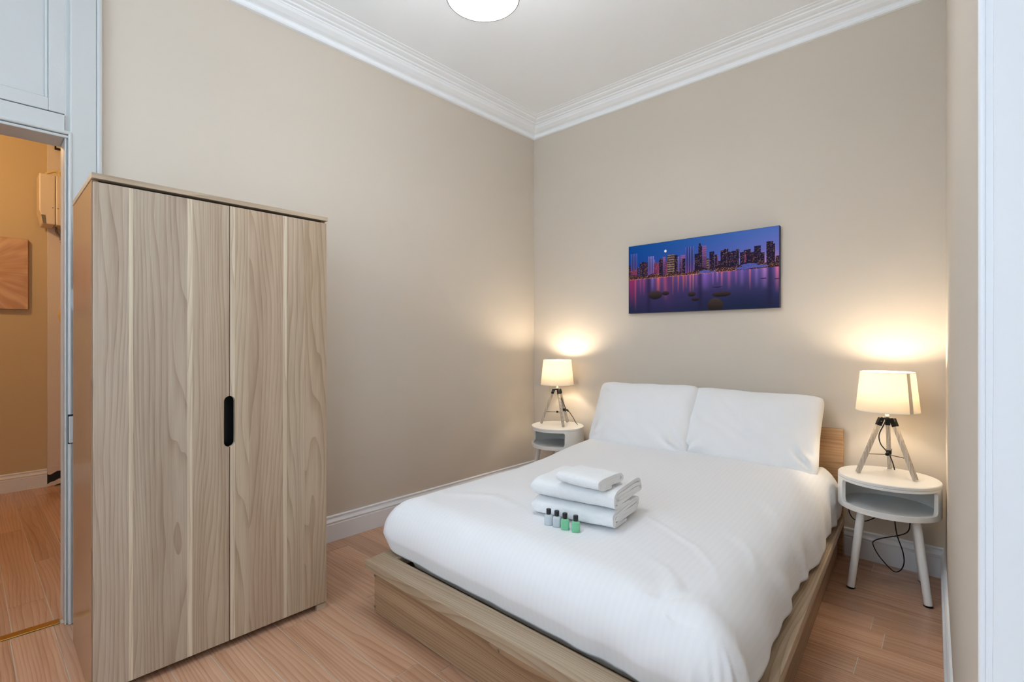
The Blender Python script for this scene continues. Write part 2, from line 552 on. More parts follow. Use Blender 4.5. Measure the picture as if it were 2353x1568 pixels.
wall('wall_right', [([(BR.x, BR.y + 0.02), (RE.x, RE.y), (RE.x + 0.45, RE.y), (RE.x + 0.45, BR.y + 0.02)], 0, ZC + 0.05),
                    ([(0.03, -1.40), (0.03, Y0 - 0.1), (0.48, Y0 - 0.1), (0.48, -1.40)], 0, ZC + 0.05),
                    ([(0.03, RE.y), (0.03, -1.40), (0.48, -1.40), (0.48, RE.y)], 2.76, ZC + 0.05),
                    ([(0.40, RE.y), (0.40, -1.40), (0.48, -1.40), (0.48, RE.y)], 0, 0.58),
                    ([(0.40, RE.y), (0.40, -0.32), (0.48, -0.32), (0.48, RE.y)], 0.58, 2.76),
                    ([(0.40, -0.32), (0.40, -1.40), (0.48, -1.40), (0.48, -0.32)], 2.08, 2.76)],
     M['wall'], 'beige wall on the right beside the near bedside table')
def fw(x0, x1, z0, z1): return ([(x0, Y0 - 0.1), (x1, Y0 - 0.1), (x1, Y0), (x0, Y0)], z0, z1)
wall('wall_front', [fw(-2.9, -2.34, 0, ZC + 0.05), fw(-0.30, 0.5, 0, ZC + 0.05), fw(-2.34, -0.30, 0, 1.05), fw(-2.34, -0.30, 2.8, ZC + 0.05)], M['wall'], 'beige wall behind the viewer')
wall('wall_hall', [([(-5.40, -1.3), (-5.40, 1.2), (-5.52, 1.2), (-5.52, -1.3)], 0, 3.0),
                   ([(-5.52, 1.15), (-2.84, 1.15), (-2.84, 1.25), (-5.52, 1.25)], 0, 3.0),
                   ([(-5.52, -1.3), (-2.84, -1.3), (-2.84, -1.2), (-5.52, -1.2)], 0, 3.0)], M['hall_wall'], 'yellow-lit hallway wall beyond the doorway')

# extruded trims: profile [(d out from wall, z)] swept between points of a polyline lying on the wall line
def sweep(name, prof, pts, mat, kind='structure', label=None, smooth=False):
    """pts: polyline on the wall faces, room on the left-hand side... offsets mitred"""
    P = [Vector(p) for p in pts]
    n = len(P)
    offs = []
    for i in range(n):
        ns = []
        if i > 0:
            d = (P[i] - P[i - 1]).normalized(); ns.append(Vector((d.y, -d.x)))
        if i < n - 1:
            d = (P[i + 1] - P[i]).normalized(); ns.append(Vector((d.y, -d.x)))
        if len(ns) == 1: offs.append(ns[0])
        else:
            b = (ns[0] + ns[1]).normalized()
            offs.append(b / b.dot(ns[0]))
    mb = MB()
    m = len(prof)
    vs = []
    for i in range(n):
        for d, z in prof:
            q = P[i] + offs[i] * d
            vs.append((q.x, q.y, z))
    fs = []
    for i in range(n - 1):
        for j in range(m):
            j2 = (j + 1) % m
            fs.append((i * m + j, i * m + j2, (i + 1) * m + j2, (i + 1) * m + j))
    fs.append(tuple(range(m))); fs.append(tuple((n - 1) * m + j for j in range(m - 1, -1, -1)))
    mb.add(vs, fs)
    o = mb.build(name, mat)
    tag(o, label, kind=kind)
    return o
corn = [(0, 2.874), (0.020, 2.874), (0.027, 2.880), (0.030, 2.889), (0.030, 2.896), (0.036, 2.900), (0.060, 2.906), (0.088, 2.919), (0.100, 2.930),
        (0.104, 2.930), (0.108, 2.936), (0.124, 2.938), (0.130, 2.944), (0.134, 2.944), (0.150, 2.946), (0.166, 2.950), (0.170, 2.955),
        (0.190, 2.956), (0.196, 2.959), (0.214, 2.9595), (0.218, 2.963), (0.0, 2.963)]
sweep('trim_1', corn, [LW(Y0, 0), BL, BR, RE], M['ceiling'], label='white moulded cornice where the walls meet the ceiling')
skirt = [(0, 0), (0.018, 0), (0.018, 0.098), (0.015, 0.101), (0.0155, 0.106), (0.019, 0.110), (0.019, 0.113), (0.013, 0.121), (0.009, 0.128), (0.0085, 0.136), (0.0105, 0.139), (0.0105, 0.142), (0.006, 0.147), (0, 0.148)]
sweep('baseboard_left', skirt, [LW(0.40, 0), BL - Vector((0, 0.0))], M['trim'], label='white moulded skirting board along the wall by the wardrobe')
sweep('baseboard_back', skirt, [BL, BR], M['trim'], label='white moulded skirting board behind the bed')
sweep('baseboard_right', skirt, [BR, RE + Vector((0, 0.01))], M['trim'], label='white moulded skirting board along the right wall')
sk2 = [(d, z * 0.95) for d, z in skirt]
sweep('baseboard_hall', sk2, [(-5.40, -1.2), (-5.40, 0.462)], M['trim'], label='white skirting board in the hallway')

# ------------------------------------------------------------------ doorway (door_1): jambs, casing, transom panel
d1 = empty('door_1', (*LW(-0.1, 0), 0))
tag(d1, 'white painted door frame with a boarded panel above the opening', kind='structure')
def fr(name, ya, yb, da, db, z0, z1, bevel=0.003, mat='frame_paint'):
    return MB().hexa([LW(ya, da), LW(yb, da), LW(yb, db), LW(ya, db)], z0, z1).build(name, M[mat], d1, d1.location, bevel=bevel)
HEAD = 2.005
# hinge side and lock side
for (ya, yb, yc, yd, ye) in ((DJ1, DJ1 + 0.035, DJ1 + 0.016, DJ1 + 0.118, 1), (DJ0, DJ0 - 0.035, DJ0 - 0.016, DJ0 - 0.118, -1)):
    fr('jamb', ya, yb, -LT - 0.015, 0.004, 0, DTOP)
    fr('door_stop', ya - 0.0 * ye, ya + 0.006 * ye, -0.062, 0.010, 0, HEAD)
    fr('casing', yc, yd - 0.018 * ye, 0.0, 0.020, 0, DTOP + 0.1, 0.004)
    fr('casing_edge_bead', yd - 0.018 * ye, yd, 0.0, 0.027, 0, DTOP + 0.11, 0.006)
    fr('casing_inner_bead', yc - 0.006 * ye, yc + 0.007 * ye, 0.0, 0.024, 0, HEAD + 0.022, 0.005)
fr('head_jamb', DJ0, DJ1, -LT - 0.015, 0.0, HEAD, HEAD + 0.03)
fr('transom_bar', DJ0, DJ1, -LT, 0.012, HEAD + 0.012, HEAD + 0.088)
fr('head_bead', DJ0 - 0.01, DJ1 + 0.02, 0.0, 0.024, HEAD + 0.008, HEAD + 0.022, 0.005)
fr('head_bead', DJ0 - 0.01, DJ1 + 0.012, 0.0, 0.017, HEAD - 0.006, HEAD + 0.006, 0.004)
fr('casing_head', DJ0 - 0.118, DJ1 + 0.118, 0.0, 0.02, DTOP - 0.01, DTOP + 0.1)
# boarded transom: stiles, rails, recessed field and its bead
tp0, tp1, tz0, tz1 = DJ0 + 0.01, DJ1 + 0.004, HEAD + 0.094, DTOP - 0.016
fr('transom_stile', tp1 - 0.052, tp1, -0.035, 0.004, tz0, tz1)
fr('transom_stile', tp0, tp0 + 0.052, -0.035, 0.004, tz0, tz1)
fr('transom_rail', tp0 + 0.052, tp1 - 0.052, -0.035, 0.004, tz0, tz0 + 0.052)
fr('transom_rail', tp0 + 0.052, tp1 - 0.052, -0.035, 0.004, tz1 - 0.05, tz1)
fr('transom_field', tp0 + 0.05, tp1 - 0.05, -0.035, -0.012, tz0 + 0.05, tz1 - 0.05, 0)
fr('transom_bead', tp1 - 0.062, tp1 - 0.052, -0.012, -0.002, tz0 + 0.052, tz1 - 0.05, 0.004)
fr('transom_bead', tp0 + 0.052, tp1 - 0.062, -0.012, -0.002, tz0 + 0.052, tz0 + 0.062, 0.004)
fr('transom_backing', DJ0 + 0.001, DJ1 + 0.014, -0.10, -0.040, HEAD + 0.09, DTOP, 0, 'black')
# painted lock keep on the lock-side jamb
lk = empty('lock_keep', LW(DJ1 + 0.02, 0.024, 0.805))
tag(lk, 'white painted metal lock keep set into the door frame', 'lock keep')
def lkb(name, ya, yb, da, db, z0, z1, mat, bev=0.002):
    return MB().hexa([LW(ya, da), LW(yb, da), LW(yb, db), LW(ya, db)], z0, z1).build(name, M[mat], lk, lk.location, bevel=bev)
lkb('recess', DJ1 + 0.008, DJ1 + 0.038, 0.0205, 0.0255, 0.745, 0.865, 'black', 0)
lkb('plate', DJ1 + 0.010, DJ1 + 0.026, 0.0255, 0.036, 0.749, 0.858, 'frame_paint', 0.003)
lkb('lip', DJ1 + 0.0262, DJ1 + 0.036, 0.0255, 0.030, 0.752, 0.856, 'grey_box')
for zz in (0.765, 0.842):
    MB().bar(LW(DJ1 + 0.018, 0.036, zz), LW(DJ1 + 0.018, 0.0375, zz), 0.0035).build('screw', M['frame_paint'], lk, lk.location)
# light switch
sw = empty('light_switch', LW(0.352, 0.02, 1.336))
tag(sw, 'white square light switch half hidden behind the wardrobe', 'light switch')
MB().hexa([LW(0.309, 0.0201), LW(0.395, 0.0201), LW(0.395, 0.032), LW(0.309, 0.032)], 1.293, 1.379).build('plate', M['plastic'], sw, sw.location, bevel=0.003)
MB().bar(LW(0.322, 0.032, 1.337), LW(0.322, 0.0335, 1.337), 0.004).build('screw', M['steel'], sw, sw.location)
MB().hexa([LW(0.346, 0.032), LW(0.358, 0.032), LW(0.358, 0.037), LW(0.346, 0.037)], 1.326, 1.348).build('rocker', M['plastic'], sw, sw.location, bevel=0.001)

# hallway things
hc = empty('hall_door_casing', (-5.40, 0.53, 0))
tag(hc, 'cream painted door casing at the end of the hallway', kind='structure')
MB().box(-5.4, -5.365, 0.462, 0.60, 0.115, 2.95).build('board', M['hall_trim'], hc, hc.location, bevel=0.003)
jag = [(0.462, 0.115), (0.476, 0.118), (0.489, 0.112), (0.498, 0.121), (0.512, 0.126), (0.53, 0.131), (0.60, 0.15)]
MB().prism([(-5.365, y, z) for y, z in [(0.462, 0.10), (0.475, 0.094), (0.49, 0.100), (0.505, 0.110), (0.53, 0.122), (0.6, 0.128), (0.60, 0.16), (0.462, 0.16)]], 0, (0.004, 0, 0)).build('torn_edge', M['hall_trim'], hc, hc.location)
MB().box(-5.4, -5.385, 0.462, 0.60, 0.0, 0.115).build('rotten_base', M['black'], hc, hc.location)
MB().prism([(-5.384, y, z) for y, z in [(0.455, 0.0), (0.50, 0.004), (0.56, 0.02), (0.56, 0.055), (0.53, 0.05), (0.505, 0.036), (0.48, 0.03), (0.46, 0.016)]], 0, (0.02, 0, 0)).build('splinter', M['hall_trim'], hc, hc.location)
# fuse box with cables
fb = empty('fuse_box', (-5.26, 0.58, 2.06))
tag(fb, 'cream wall-mounted electricity box with cables beyond the doorway', 'fuse box')
MB().prism([(-5.36, 0.398, 2.445), (-5.36, 0.398, 2.16), (-5.36, 0.408, 2.13), (-5.36, 0.418, 2.06), (-5.36, 0.49, 2.06), (-5.36, 0.49, 2.445)], 0, (0.20, 0, 0)).build('cover', M['hall_box'], fb, fb.location, bevel=0.008)
MB().box(-5.36, -5.16, 0.492, 0.76, 2.06, 2.445).build('cover', M['hall_box'], fb, fb.location, bevel=0.008)
MB().prism([(-5.159, 0.409, 2.128), (-5.159, 0.419, 2.064), (-5.159, 0.436, 2.064), (-5.159, 0.431, 2.128)], 0, (0.003, 0, 0)).build('vent', M['grey_box'], fb, fb.location)
for yy in (0.475, 0.505):
    MB().bar((-5.16, yy, 2.19), (-5.1585, yy, 2.19), 0.004).build('screw', M['grey_box'], fb, fb.location)
MB().tube([(-5.25, 0.43, 2.44), (-5.25, 0.45, 2.47), (-5.25, 0.50, 2.495), (-5.25, 0.53, 2.47), (-5.25, 0.535, 2.44)], 0.008).build('cable', M['hall_cable'], fb, fb.location, smooth=True)
MB().tube([(-5.25, 0.53, 2.44), (-5.25, 0.52, 2.49), (-5.25, 0.54, 2.51), (-5.25, 0.60, 2.52)], 0.009).build('cable', M['hall_cable'], fb, fb.location, smooth=True)
MB().tube([(-5.25, 0.50, 2.06), (-5.25, 0.505, 2.02), (-5.25, 0.525, 1.985), (-5.25, 0.54, 1.96), (-5.25, 0.53, 1.94)], 0.008).build('cable', M['grey_box'], fb, fb.location, smooth=True)
MB().tube([(-5.25, 0.535, 2.06), (-5.25, 0.535, 2.0), (-5.25, 0.53, 1.96)], 0.010).build('cable', M['grey_box'], fb, fb.location, smooth=True)
cb = empty('conduit_box', (-5.365, 0.57, 2.70))
tag(cb, 'small cream junction box outlined in black high in the hallway', 'junction box')
MB().box(-5.365, -5.325, 0.512, 0.64, 2.712, 2.82).build('lid', M['hall_box'], cb, cb.location, bevel=0.003)
MB().box(-5.365, -5.345, 0.503, 0.65, 2.700, 2.83).build('gasket', M['black'], cb, cb.location)
# door plate disc seen beyond the casing
dp = MB().lathe([(0.11, 0), (0.11, 0.02), (0.10, 0.028)], 32)
dpo = dp.build('wall_dial', M['hall_cable'], None)
dpo.rotation_euler = (0, PI / 2, 0); dpo.location = (-5.365, 0.632, 1.37)
tag(dpo, 'round tan disc on the hallway casing mostly hidden by the door frame', 'disc')

# ------------------------------------------------------------------ window recess beside the camera (window_1)
w1 = empty('window_1', (0.25, 0.84, 0))
tag(w1, 'white painted window reveal and lining at the right edge', kind='structure')
def wn(name, mb, mat='trim', bevel=0.0, smooth=False):
    return mb.build(name, M[mat], w1, w1.location, bevel=bevel, smooth=smooth)
wn('corner_bead', MB().bar((0.0315, 0.8385, 0.0), (0.0315, 0.8385, 2.9), 0.0045, n=16), smooth=True)
wn('lining', MB().box(0.034, 0.44, 0.832, 0.8399, 0.0, 2.76))
# board with a wavy, paint-clogged edge
wav = []
for i in range(121):
    z = 2.76 * i / 120
    a = 0.0405 + 0.0016 * float(vnoise(z * 6, 3.1)) * (1.0 if z > 1.1 else 2.2) + 0.0012 * float(vnoise(z * 17, 8.2)) + (0.0012 if z < 0.75 else 0)
    wav.append((a, z))
vs_, fs_ = [], []
for a, z in wav:
    vs_ += [(a, 0.8325, z), (a + 0.0008, 0.8297, z), (0.42, 0.8297, z), (0.42, 0.8325, z)]
for i in range(120):
    for j in range(4):
        fs_.append((i * 4 + j, i * 4 + (j + 1) % 4, i * 4 + 4 + (j + 1) % 4, i * 4 + 4 + j))
wn('painted_board', MB().add(vs_, fs_))
wn('lining', MB().box(0.034, 0.44, -1.40, -1.39, 0.58, 2.76))
wn('sill', MB().box(0.0, 0.44, -1.39, 0.83, 0.55, 0.585), bevel=0.004)
for y0_, y1_ in ((-1.39, -1.31), (-0.40, -0.32)):
    wn('sash_stile', MB().box(0.405, 0.445, y0_, y1_, 0.585, 2.075))
for z0_, z1_ in ((0.585, 0.66), (1.30, 1.35), (2.02, 2.075)):
    wn('sash_rail', MB().box(0.41, 0.44, -1.31, -0.40, z0_, z1_))

w2 = empty('added_window', (-1.32, Y0, 1.05))  # unseen window, added to spread daylight more evenly over the room
tag(w2, 'white sash window added unseen behind the viewer for more daylight', kind='structure')
for x0_, x1_ in ((-2.34, -2.27), (-0.37, -0.30), (-1.35, -1.29)):
    MB().box(x0_, x1_, Y0 - 0.08, Y0 - 0.04, 1.05, 2.8).build('sash_stile', M['trim'], w2, w2.location)
for z0_, z1_ in ((1.05, 1.13), (1.90, 1.95), (2.73, 2.8)):
    MB().box(-2.27, -0.37, Y0 - 0.075, Y0 - 0.045, z0_, z1_).build('sash_rail', M['trim'], w2, w2.location)

# ------------------------------------------------------------------ wardrobe
wr = empty('wardrobe', (-2.05, 0.281, 0), PI / 2 - math.radians(1.2))
tag(wr, 'two-door walnut-effect laminate wardrobe against the beige wall', 'wardrobe')
WW, WD, WH = 0.787, 0.49, 1.708
def wp(name, mb, mat, bevel=0.0012):
    return mb.build(name, M[mat], wr, (0, 0, 0), bevel=bevel)
def half_door(x0, x1, side):
    zc, hh, rw = 0.861, 0.0965, 0.019
    z0, z1 = 0.028, 1.680
    xc = 0.3995
    arc = []
    nA = 12
    if side == 'left':      # notch on the right edge
        arc.append((x1, zc - hh))
        for k in range(nA + 1):
            t = -PI / 2 + (PI / 2) * k / nA
            arc.append((xc - rw * math.cos(t), zc - hh + rw + rw * math.sin(t)))
        for k in range(nA + 1):
            t = (PI / 2) * k / nA
            arc.append((xc - rw * math.cos(t), zc + hh - rw + rw * math.sin(t)))
        arc.append((x1, zc + hh))
        arc = [p for p in arc if p[0] <= x1 + 1e-6]
        poly = [(x0, z0), (x1, z0)] + arc + [(x1, z1), (x0, z1)]
    else:
        for k in range(nA + 1):
            t = (PI / 2) * (1 - k / nA)
            arc.append((xc + rw * math.cos(t), zc + hh - rw + rw * math.sin(t)))
        for k in range(nA + 1):
            t = -(PI / 2) * k / nA
            arc.append((xc + rw * math.cos(t), zc - hh + rw + rw * math.sin(t)))
        arc = [(x0, zc + hh)] + [p for p in arc if p[0] >= x0 - 1e-6] + [(x0, zc - hh)]
        poly = [(x1, z0), (x1, z1), (x0, z1)] + arc + [(x0, z0)]
    return MB().prism([(x, 0, z) for x, z in poly], 0, (0, 0.018, 0))
wp('door', half_door(0.003, 0.398, 'left'), 'door_wood', 0.0008)
wp('door', half_door(0.401, WW - 0.003, 'right'), 'door_wood', 0.0008)
wp('top_panel', MB().box(-0.002, WW + 0.002, -0.004, WD, 1.690, WH), 'ward_top')
wp('side_panel', MB().box(0.0, 0.018, 0.021, WD - 0.004, 0.0, 1.690), 'ward_side')
wp('side_panel', MB().box(WW - 0.018, WW, 0.021, WD - 0.004, 0.0, 1.690), 'ward_side')
wp('back_panel', MB().box(0.018, WW - 0.018, WD - 0.012, WD - 0.006, 0.03, 1.690), 'ward_side', 0)
wp('bottom_panel', MB().box(0.018, WW - 0.018, 0.022, WD - 0.012, 0.035, 0.053), 'ward_top', 0)
wp('dark_inner_sheet', MB().box(0.33, 0.47, 0.06, 0.07, 0.053, 1.69), 'black', 0)  # black sheet standing for the interior shade behind the handle cutout
for x0_ in (0.003, WW - 0.045):
    wp('foot', MB().box(x0_, x0_ + 0.042, 0.002, 0.02, 0.0, 0.024), 'ward_top')

# ------------------------------------------------------------------ bed
FLc, FRc = Vector((-1.869, 1.151)), Vector((-0.335, 1.122))
HLc, HRc = Vector((-1.872, 3.185)), Vector((-0.418, 3.165))
BW, BLn = 1.53, 2.03
def Q(s, t):
    u = s / BW; v = t / BLn
    return (FLc.x * (1 - u) * (1 - v) + FRc.x * u * (1 - v) + HLc.x * (1 - u) * v + HRc.x * u * v,
            FLc.y * (1 - u) * (1 - v) + FRc.y * u * (1 - v) + HLc.y * (1 - u) * v + HRc.y * u * v)
bed = empty('bed_frame', (*Q(BW / 2, BLn / 2), 0))
tag(bed, 'low oak-effect double bed frame with plain headboard', 'bed frame')
def bq(name, s0, s1, t0, t1, z0, z1, mat, bevel=0.0015):
    return MB().hexa([Q(s0, t0), Q(s1, t0), Q(s1, t1), Q(s0, t1)], z0, z1).build(name, M[mat], bed, bed.location, bevel=bevel)
ZR = 0.230
bq('footboard_rail', 0, BW, 0, 0.100, ZR - 0.038, ZR, 'bed_top_x')
bq('side_rail', 0.0, 0.10, 0.1005, 2.0, ZR - 0.038, ZR, 'bed_y')
bq('side_rail', BW - 0.10, BW, 0.1005, 2.0, ZR - 0.038, ZR, 'bed_y')
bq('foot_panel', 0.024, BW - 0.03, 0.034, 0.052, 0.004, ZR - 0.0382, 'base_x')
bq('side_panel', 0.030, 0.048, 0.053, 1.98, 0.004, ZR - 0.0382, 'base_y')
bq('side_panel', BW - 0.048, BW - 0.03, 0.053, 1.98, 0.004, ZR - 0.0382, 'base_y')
bq('inner_ledge', 0.12, BW - 0.12, 0.118, 0.128, 0.12, 0.200, 'mattress', 0.002)
bq('inner_ledge', 0.10, 0.135, 0.1005, 1.98, 0.12, 0.15, 'black', 0)
bq('inner_ledge', BW - 0.135, BW - 0.10, 0.1005, 1.98, 0.12, 0.15, 'black', 0)
for k in range(13):
    bq('slat', 0.10, BW - 0.10, 0.13 + k * 0.142, 0.20 + k * 0.142, 0.1505, 0.168, 'bed_x', 0)
hb = MB().hexa([(-1.884, 3.176), (-0.424, 3.160), (-0.424, 3.184), (-1.884, 3.200)], 0.0, 0.688).build('headboard', M['head'], bed, bed.location, bevel=0.003)
for s_, t_, z_ in ((0.028, 0.034, 0.160), (0.028, 0.034, 0.027), (0.765, 0.034, 0.152)):
    p = Q(s_, t_)
    MB().bar((p[0], p[1], z_), (p[0], p[1] - 0.003, z_), 0.005).build('screw', M['steel'], bed, bed.location)

mt = MB().hexa([Q(0.105, 0.15), Q(BW - 0.115, 0.15), Q(BW - 0.115, 1.99), Q(0.105, 1.99)], 0.169, 0.385).build('mattress', M['mattress'], None, (*Q(BW / 2, 1.0), 0.169), bevel=0.05, seg=5)
tag(mt, 'cream mattress under the white duvet', 'mattress')

# duvet
def ztop(t):
    return 0.452 + 0.05 * sstep(0.9, 1.75, t)
def make_duvet():
    na, nb = 221, 261
    A, B = np.meshgrid(np.linspace(-1, 1, na), np.linspace(-1, 1, nb), indexing='ij')
    k = 0.70
    ea = np.clip((np.abs(A) - k) / (1 - k), 0, 1); eb = np.clip((-B - k) / (1 - k), 0, 1)
    sa = np.sign(A)
    m = np.maximum(ea, eb)
    nrm = np.sqrt(ea ** 2 + eb ** 2) + 1e-9
    ds = sa * ea / nrm; dt = -eb / nrm
    ws = ea ** 2 / (ea ** 2 + eb ** 2 + 1e-12); wf = 1 - ws
    R = (0.115 + 0.045 * (sa > 0)) * ws + 0.155 * wf
    vv = np.clip((B + k) / (1 + k), 0, 1)
    s0, t0, t1 = -0.030, 0.094, 1.965
    s1 = 1.492 + 0.022 * sstep(0.2, 1.0, vv)
    Rs, Rr, Rf = 0.115, 0.160, 0.155
    Si = (s0 + Rs) + (np.clip(A, -k, k) / k + 1) / 2 * (s1 - Rr - s0 - Rs)
    Ti = (t0 + Rf) + vv * (t1 - t0 - Rf)
    zt = ztop(Ti)
    right = ws * (sa > 0); left = ws * (sa < 0)
    hem_z = 0.242 * ws + 0.236 * wf + 0.010 * left + 0.012 * (4 * ws * wf)
    hem_z = hem_z + right * (0.004 + 0.020 * (vnoise(Ti * 5.0, 1.0, 3) + 0.5))
    drop_tot = zt - hem_z
    D = R * PI / 2 + np.maximum(drop_tot - R, 0.02)
    dist = D * m
    phi = np.minimum(dist / R, PI / 2)
    ext = np.maximum(dist - R * PI / 2, 0)
    flare = -0.30 * wf - 0.95 * left + 0.06 * right
    corner = (2 * ea * eb / (ea ** 2 + eb ** 2 + 1e-9)) ** 2
    off = R * np.sin(phi) * (1 + 0.28 * corner) + flare * ext
    drop = R * (1 - np.cos(phi)) + ext
    # folds: waves along the perimeter that grow towards the hem
    w = sstep(0.25, 1.0, m)
    per = Ti * ws + Si * wf
    f1 = 2.2 * vnoise(per * 7.5, m * 1.6, 5) + 0.35 * np.sin(2 * PI * (per / 0.21 + 1.6 * vnoise(per * 3.0, m * 1.2, 5)))
    f2 = 2.4 * vnoise((per + 0.05 * m) * 19.0, m * 2.2, 9)
    rightfoot = sstep(0.75, 1.45, Si) * wf
    amp = right * 0.012 + rightfoot * 0.006 + left * 0.004 + wf * 0.0030
    off = off + w * amp * f1 + w ** 1.5 * (right * 0.0022 + rightfoot * 0.0065 + left * 0.003 + wf * 0.001) * f2
    off = off + w * right * 0.014 * vnoise(Ti * 5.5, 2.0, 7) * 2
    S = Si + ds * off; T = Ti + dt * off
    Z = zt - drop
    # soft body of the filling
    Z = Z + 0.014 * vnoise(S * 2.2 + 0.3, T * 2.0, 1) * (1 - 0.6 * m) + 0.004 * vnoise(S * 7, T * 6, 2)
    # the pillows press the cover down in front of the headboard
    Z = Z - 0.045 * sstep(1.70, 1.80, T) * sstep(0.06, 0.20, S) * (1 - sstep(1.36, 1.44, S))
    cen = np.exp(-(((S - 0.76) / 0.52) ** 2)) * 0.012
    Z = Z + cen * (1 - m)
    X = np.empty_like(S); Y = np.empty_like(S)
    u = S / BW; v = T / BLn
    X = FLc.x * (1 - u) * (1 - v) + FRc.x * u * (1 - v) + HLc.x * (1 - u) * v + HRc.x * u * v
    Y = FLc.y * (1 - u) * (1 - v) + FRc.y * u * (1 - v) + HLc.y * (1 - u) * v + HRc.y * u * v
    # ridges: cover seam along the foot, loose fold lines on the right half
    seam = np.exp(-((dist - 0.115) / 0.004) ** 2) * wf * 0.0028
    Z = Z + seam
    def ridge(pts, wd, h, one=True):
        best = np.full_like(X, 9.0); side = np.zeros_like(X); tt = np.zeros_like(X)
        n = len(pts) - 1
        for i in range(n):
            ax, ay = pts[i]; bx, by = pts[i + 1]
            dx, dy = bx - ax, by - ay
            t = np.clip(((X - ax) * dx + (Y - ay) * dy) / (dx * dx + dy * dy), 0, 1)
            d = np.hypot(X - ax - t * dx, Y - ay - t * dy)
            sgn = np.sign((X - ax) * dy - (Y - ay) * dx)
            upd = d < best
            best = np.where(upd, d, best); side = np.where(upd, sgn, side); tt = np.where(upd, (i + t) / n, tt)
        fade = np.sin(np.clip(tt, 0.02, 0.98) * PI) ** 0.5
        sd = best * side
        return h * np.exp(-(sd / wd) ** 2) * fade + (0.6 * h * np.exp(-((sd - 2.2 * wd) / (1.5 * wd)) ** 2) * -fade if one else 0)
    Z = Z + ridge([(-0.96, 1.86), (-0.80, 1.78), (-0.66, 1.70), (-0.55, 1.58), (-0.48, 1.44)], 0.012, 0.0030)
    Z = Z + ridge([(-0.78, 1.52), (-0.66, 1.47), (-0.58, 1.38), (-0.54, 1.28)], 0.018, 0.0032)
    Z = Z + ridge([(-1.75, 1.50), (-1.55, 1.62), (-1.35, 1.58)], 0.03, 0.004)
    Z = Z + ridge([(-0.62, 2.35), (-0.52, 2.22), (-0.47, 2.08)], 0.018, 0.0032)
    Z = Z + ridge([(-0.52, 2.75), (-0.46, 2.60), (-0.43, 2.45)], 0.018, 0.0032)
    Z = Z + ridge([(-0.60, 1.90), (-0.50, 1.80), (-0.45, 1.66)], 0.018, 0.0032)
    # gathered star at the near corner
    rx, ry = X + 0.60, Y - 1.30
    rr = np.hypot(rx, ry); an = np.arctan2(ry, rx)
    star = np.exp(-(rr / 0.10) ** 2) * np.sin(an * 5 + 2.5 * vnoise(rr * 14, an, 4)) * 0.007 * sstep(0.01, 0.05, rr)
    Z = Z + star
    pts = np.stack([X, Y, Z], -1).reshape(-1, 3)
    org = np.array([*Q(BW / 2, 1.0), 0.385])
    mb = MB(); mb.grid([tuple(p) for p in pts], na, nb)
    ob = mb.build('duvet', M['duvet'], None, tuple(org), smooth='full', fix=False)
    me = ob.data
    uvl = me.uv_layers.new(name='UVMap')
    su = (Si + ds * dist).reshape(-1); tv = (Ti + dt * dist).reshape(-1)
    idx = np.empty(len(me.loops), int); me.loops.foreach_get('vertex_index', idx)
    uvl.data.foreach_set('uv', np.stack([su[idx], tv[idx]], -1).astype('f').ravel())
    so = ob.modifiers.new('thick', 'SOLIDIFY'); so.thickness = 0.014; so.offset = -1
    tag(ob, 'white satin-stripe duvet spread over the double bed', 'duvet')
    return ob, (X, Y, Z)
duvet, DXYZ = make_duvet()
def duvet_z(x, y, r=0.0):
    d = np.hypot(DXYZ[0] - x, DXYZ[1] - y)
    if r: return float(DXYZ[2][d < r].max())
    return float(DXYZ[2].ravel()[d.argmin()])

# pillows
def make_pillow(w, hgt, th, seed, label, loc, tilt, rz, roll):
    n, m = 61, 45
    U, V = np.meshgrid(np.linspace(-1, 1, n), np.linspace(-1, 1, m), indexing='ij')
    xs = U * w / 2 * (1 - 0.030 * (1 - V ** 2)) * (1 - 0.045 * np.abs(V) ** 10); zs = V * hgt / 2 * (1 - 0.035 * (1 - U ** 2)) * (1 - 0.07 * np.abs(U) ** 12)
    zs = zs + 0.006 * vnoise(U * 3.0, 0 * V, seed + 5) * (V > 0) * np.abs(V)
    prof = ((1 - np.abs(U) ** 2.6) * (1 - np.abs(V) ** 2.4)) ** 0.42
    wr_ = (0.016 * vnoise(U * 2.4, V * 2.0, seed) + 0.010 * vnoise(U * 6 + V * 4, V * 3, seed + 1)) * np.minimum(1, prof * 2)
    # creases fanning out of the lower corners
    for cx, cz in ((-1, -1), (1, -1)):
        an = np.arctan2((V - cz) * hgt, (U - cx) * w); rr = np.hypot((V - cz) * hgt, (U - cx) * w)
        wr_ = wr_ + 0.013 * np.sin(an * 12 + seed + 2.5 * vnoise(rr * 9, an * 2, seed)) * np.exp(-((rr - 0.22) / 0.13) ** 2) * (np.sin(np.clip((an if cx < 0 else PI - an), 0, PI / 2) * 2) ** 1.0)
    top = -(th / 2) * prof - wr_ - 0.001
    bot = (th / 2) * prof + 0.001
    mb = MB()
    mb.grid(list(zip(xs.ravel(), top.ravel(), zs.ravel())), n, m)
    mb.grid(list(zip(xs.ravel(), bot.ravel(), zs.ravel())), n, m, True)
    ob = mb.build('pillow', M['pillow'], None, (0, 0, 0), smooth='full', fix=False)
    bm = bmesh.new(); bm.from_mesh(ob.data)
    bmesh.ops.remove_doubles(bm, verts=bm.verts, dist=0.0026)
    bmesh.ops.recalc_face_normals(bm, faces=bm.faces)
    bm.to_mesh(ob.data); bm.free()
    ob.location = loc
    ob.rotation_mode = 'XYZ'
    ob.rotation_euler = (-tilt, roll, rz)
    tag(ob, label, 'pillow', 'pillows at the headboard')
    return ob
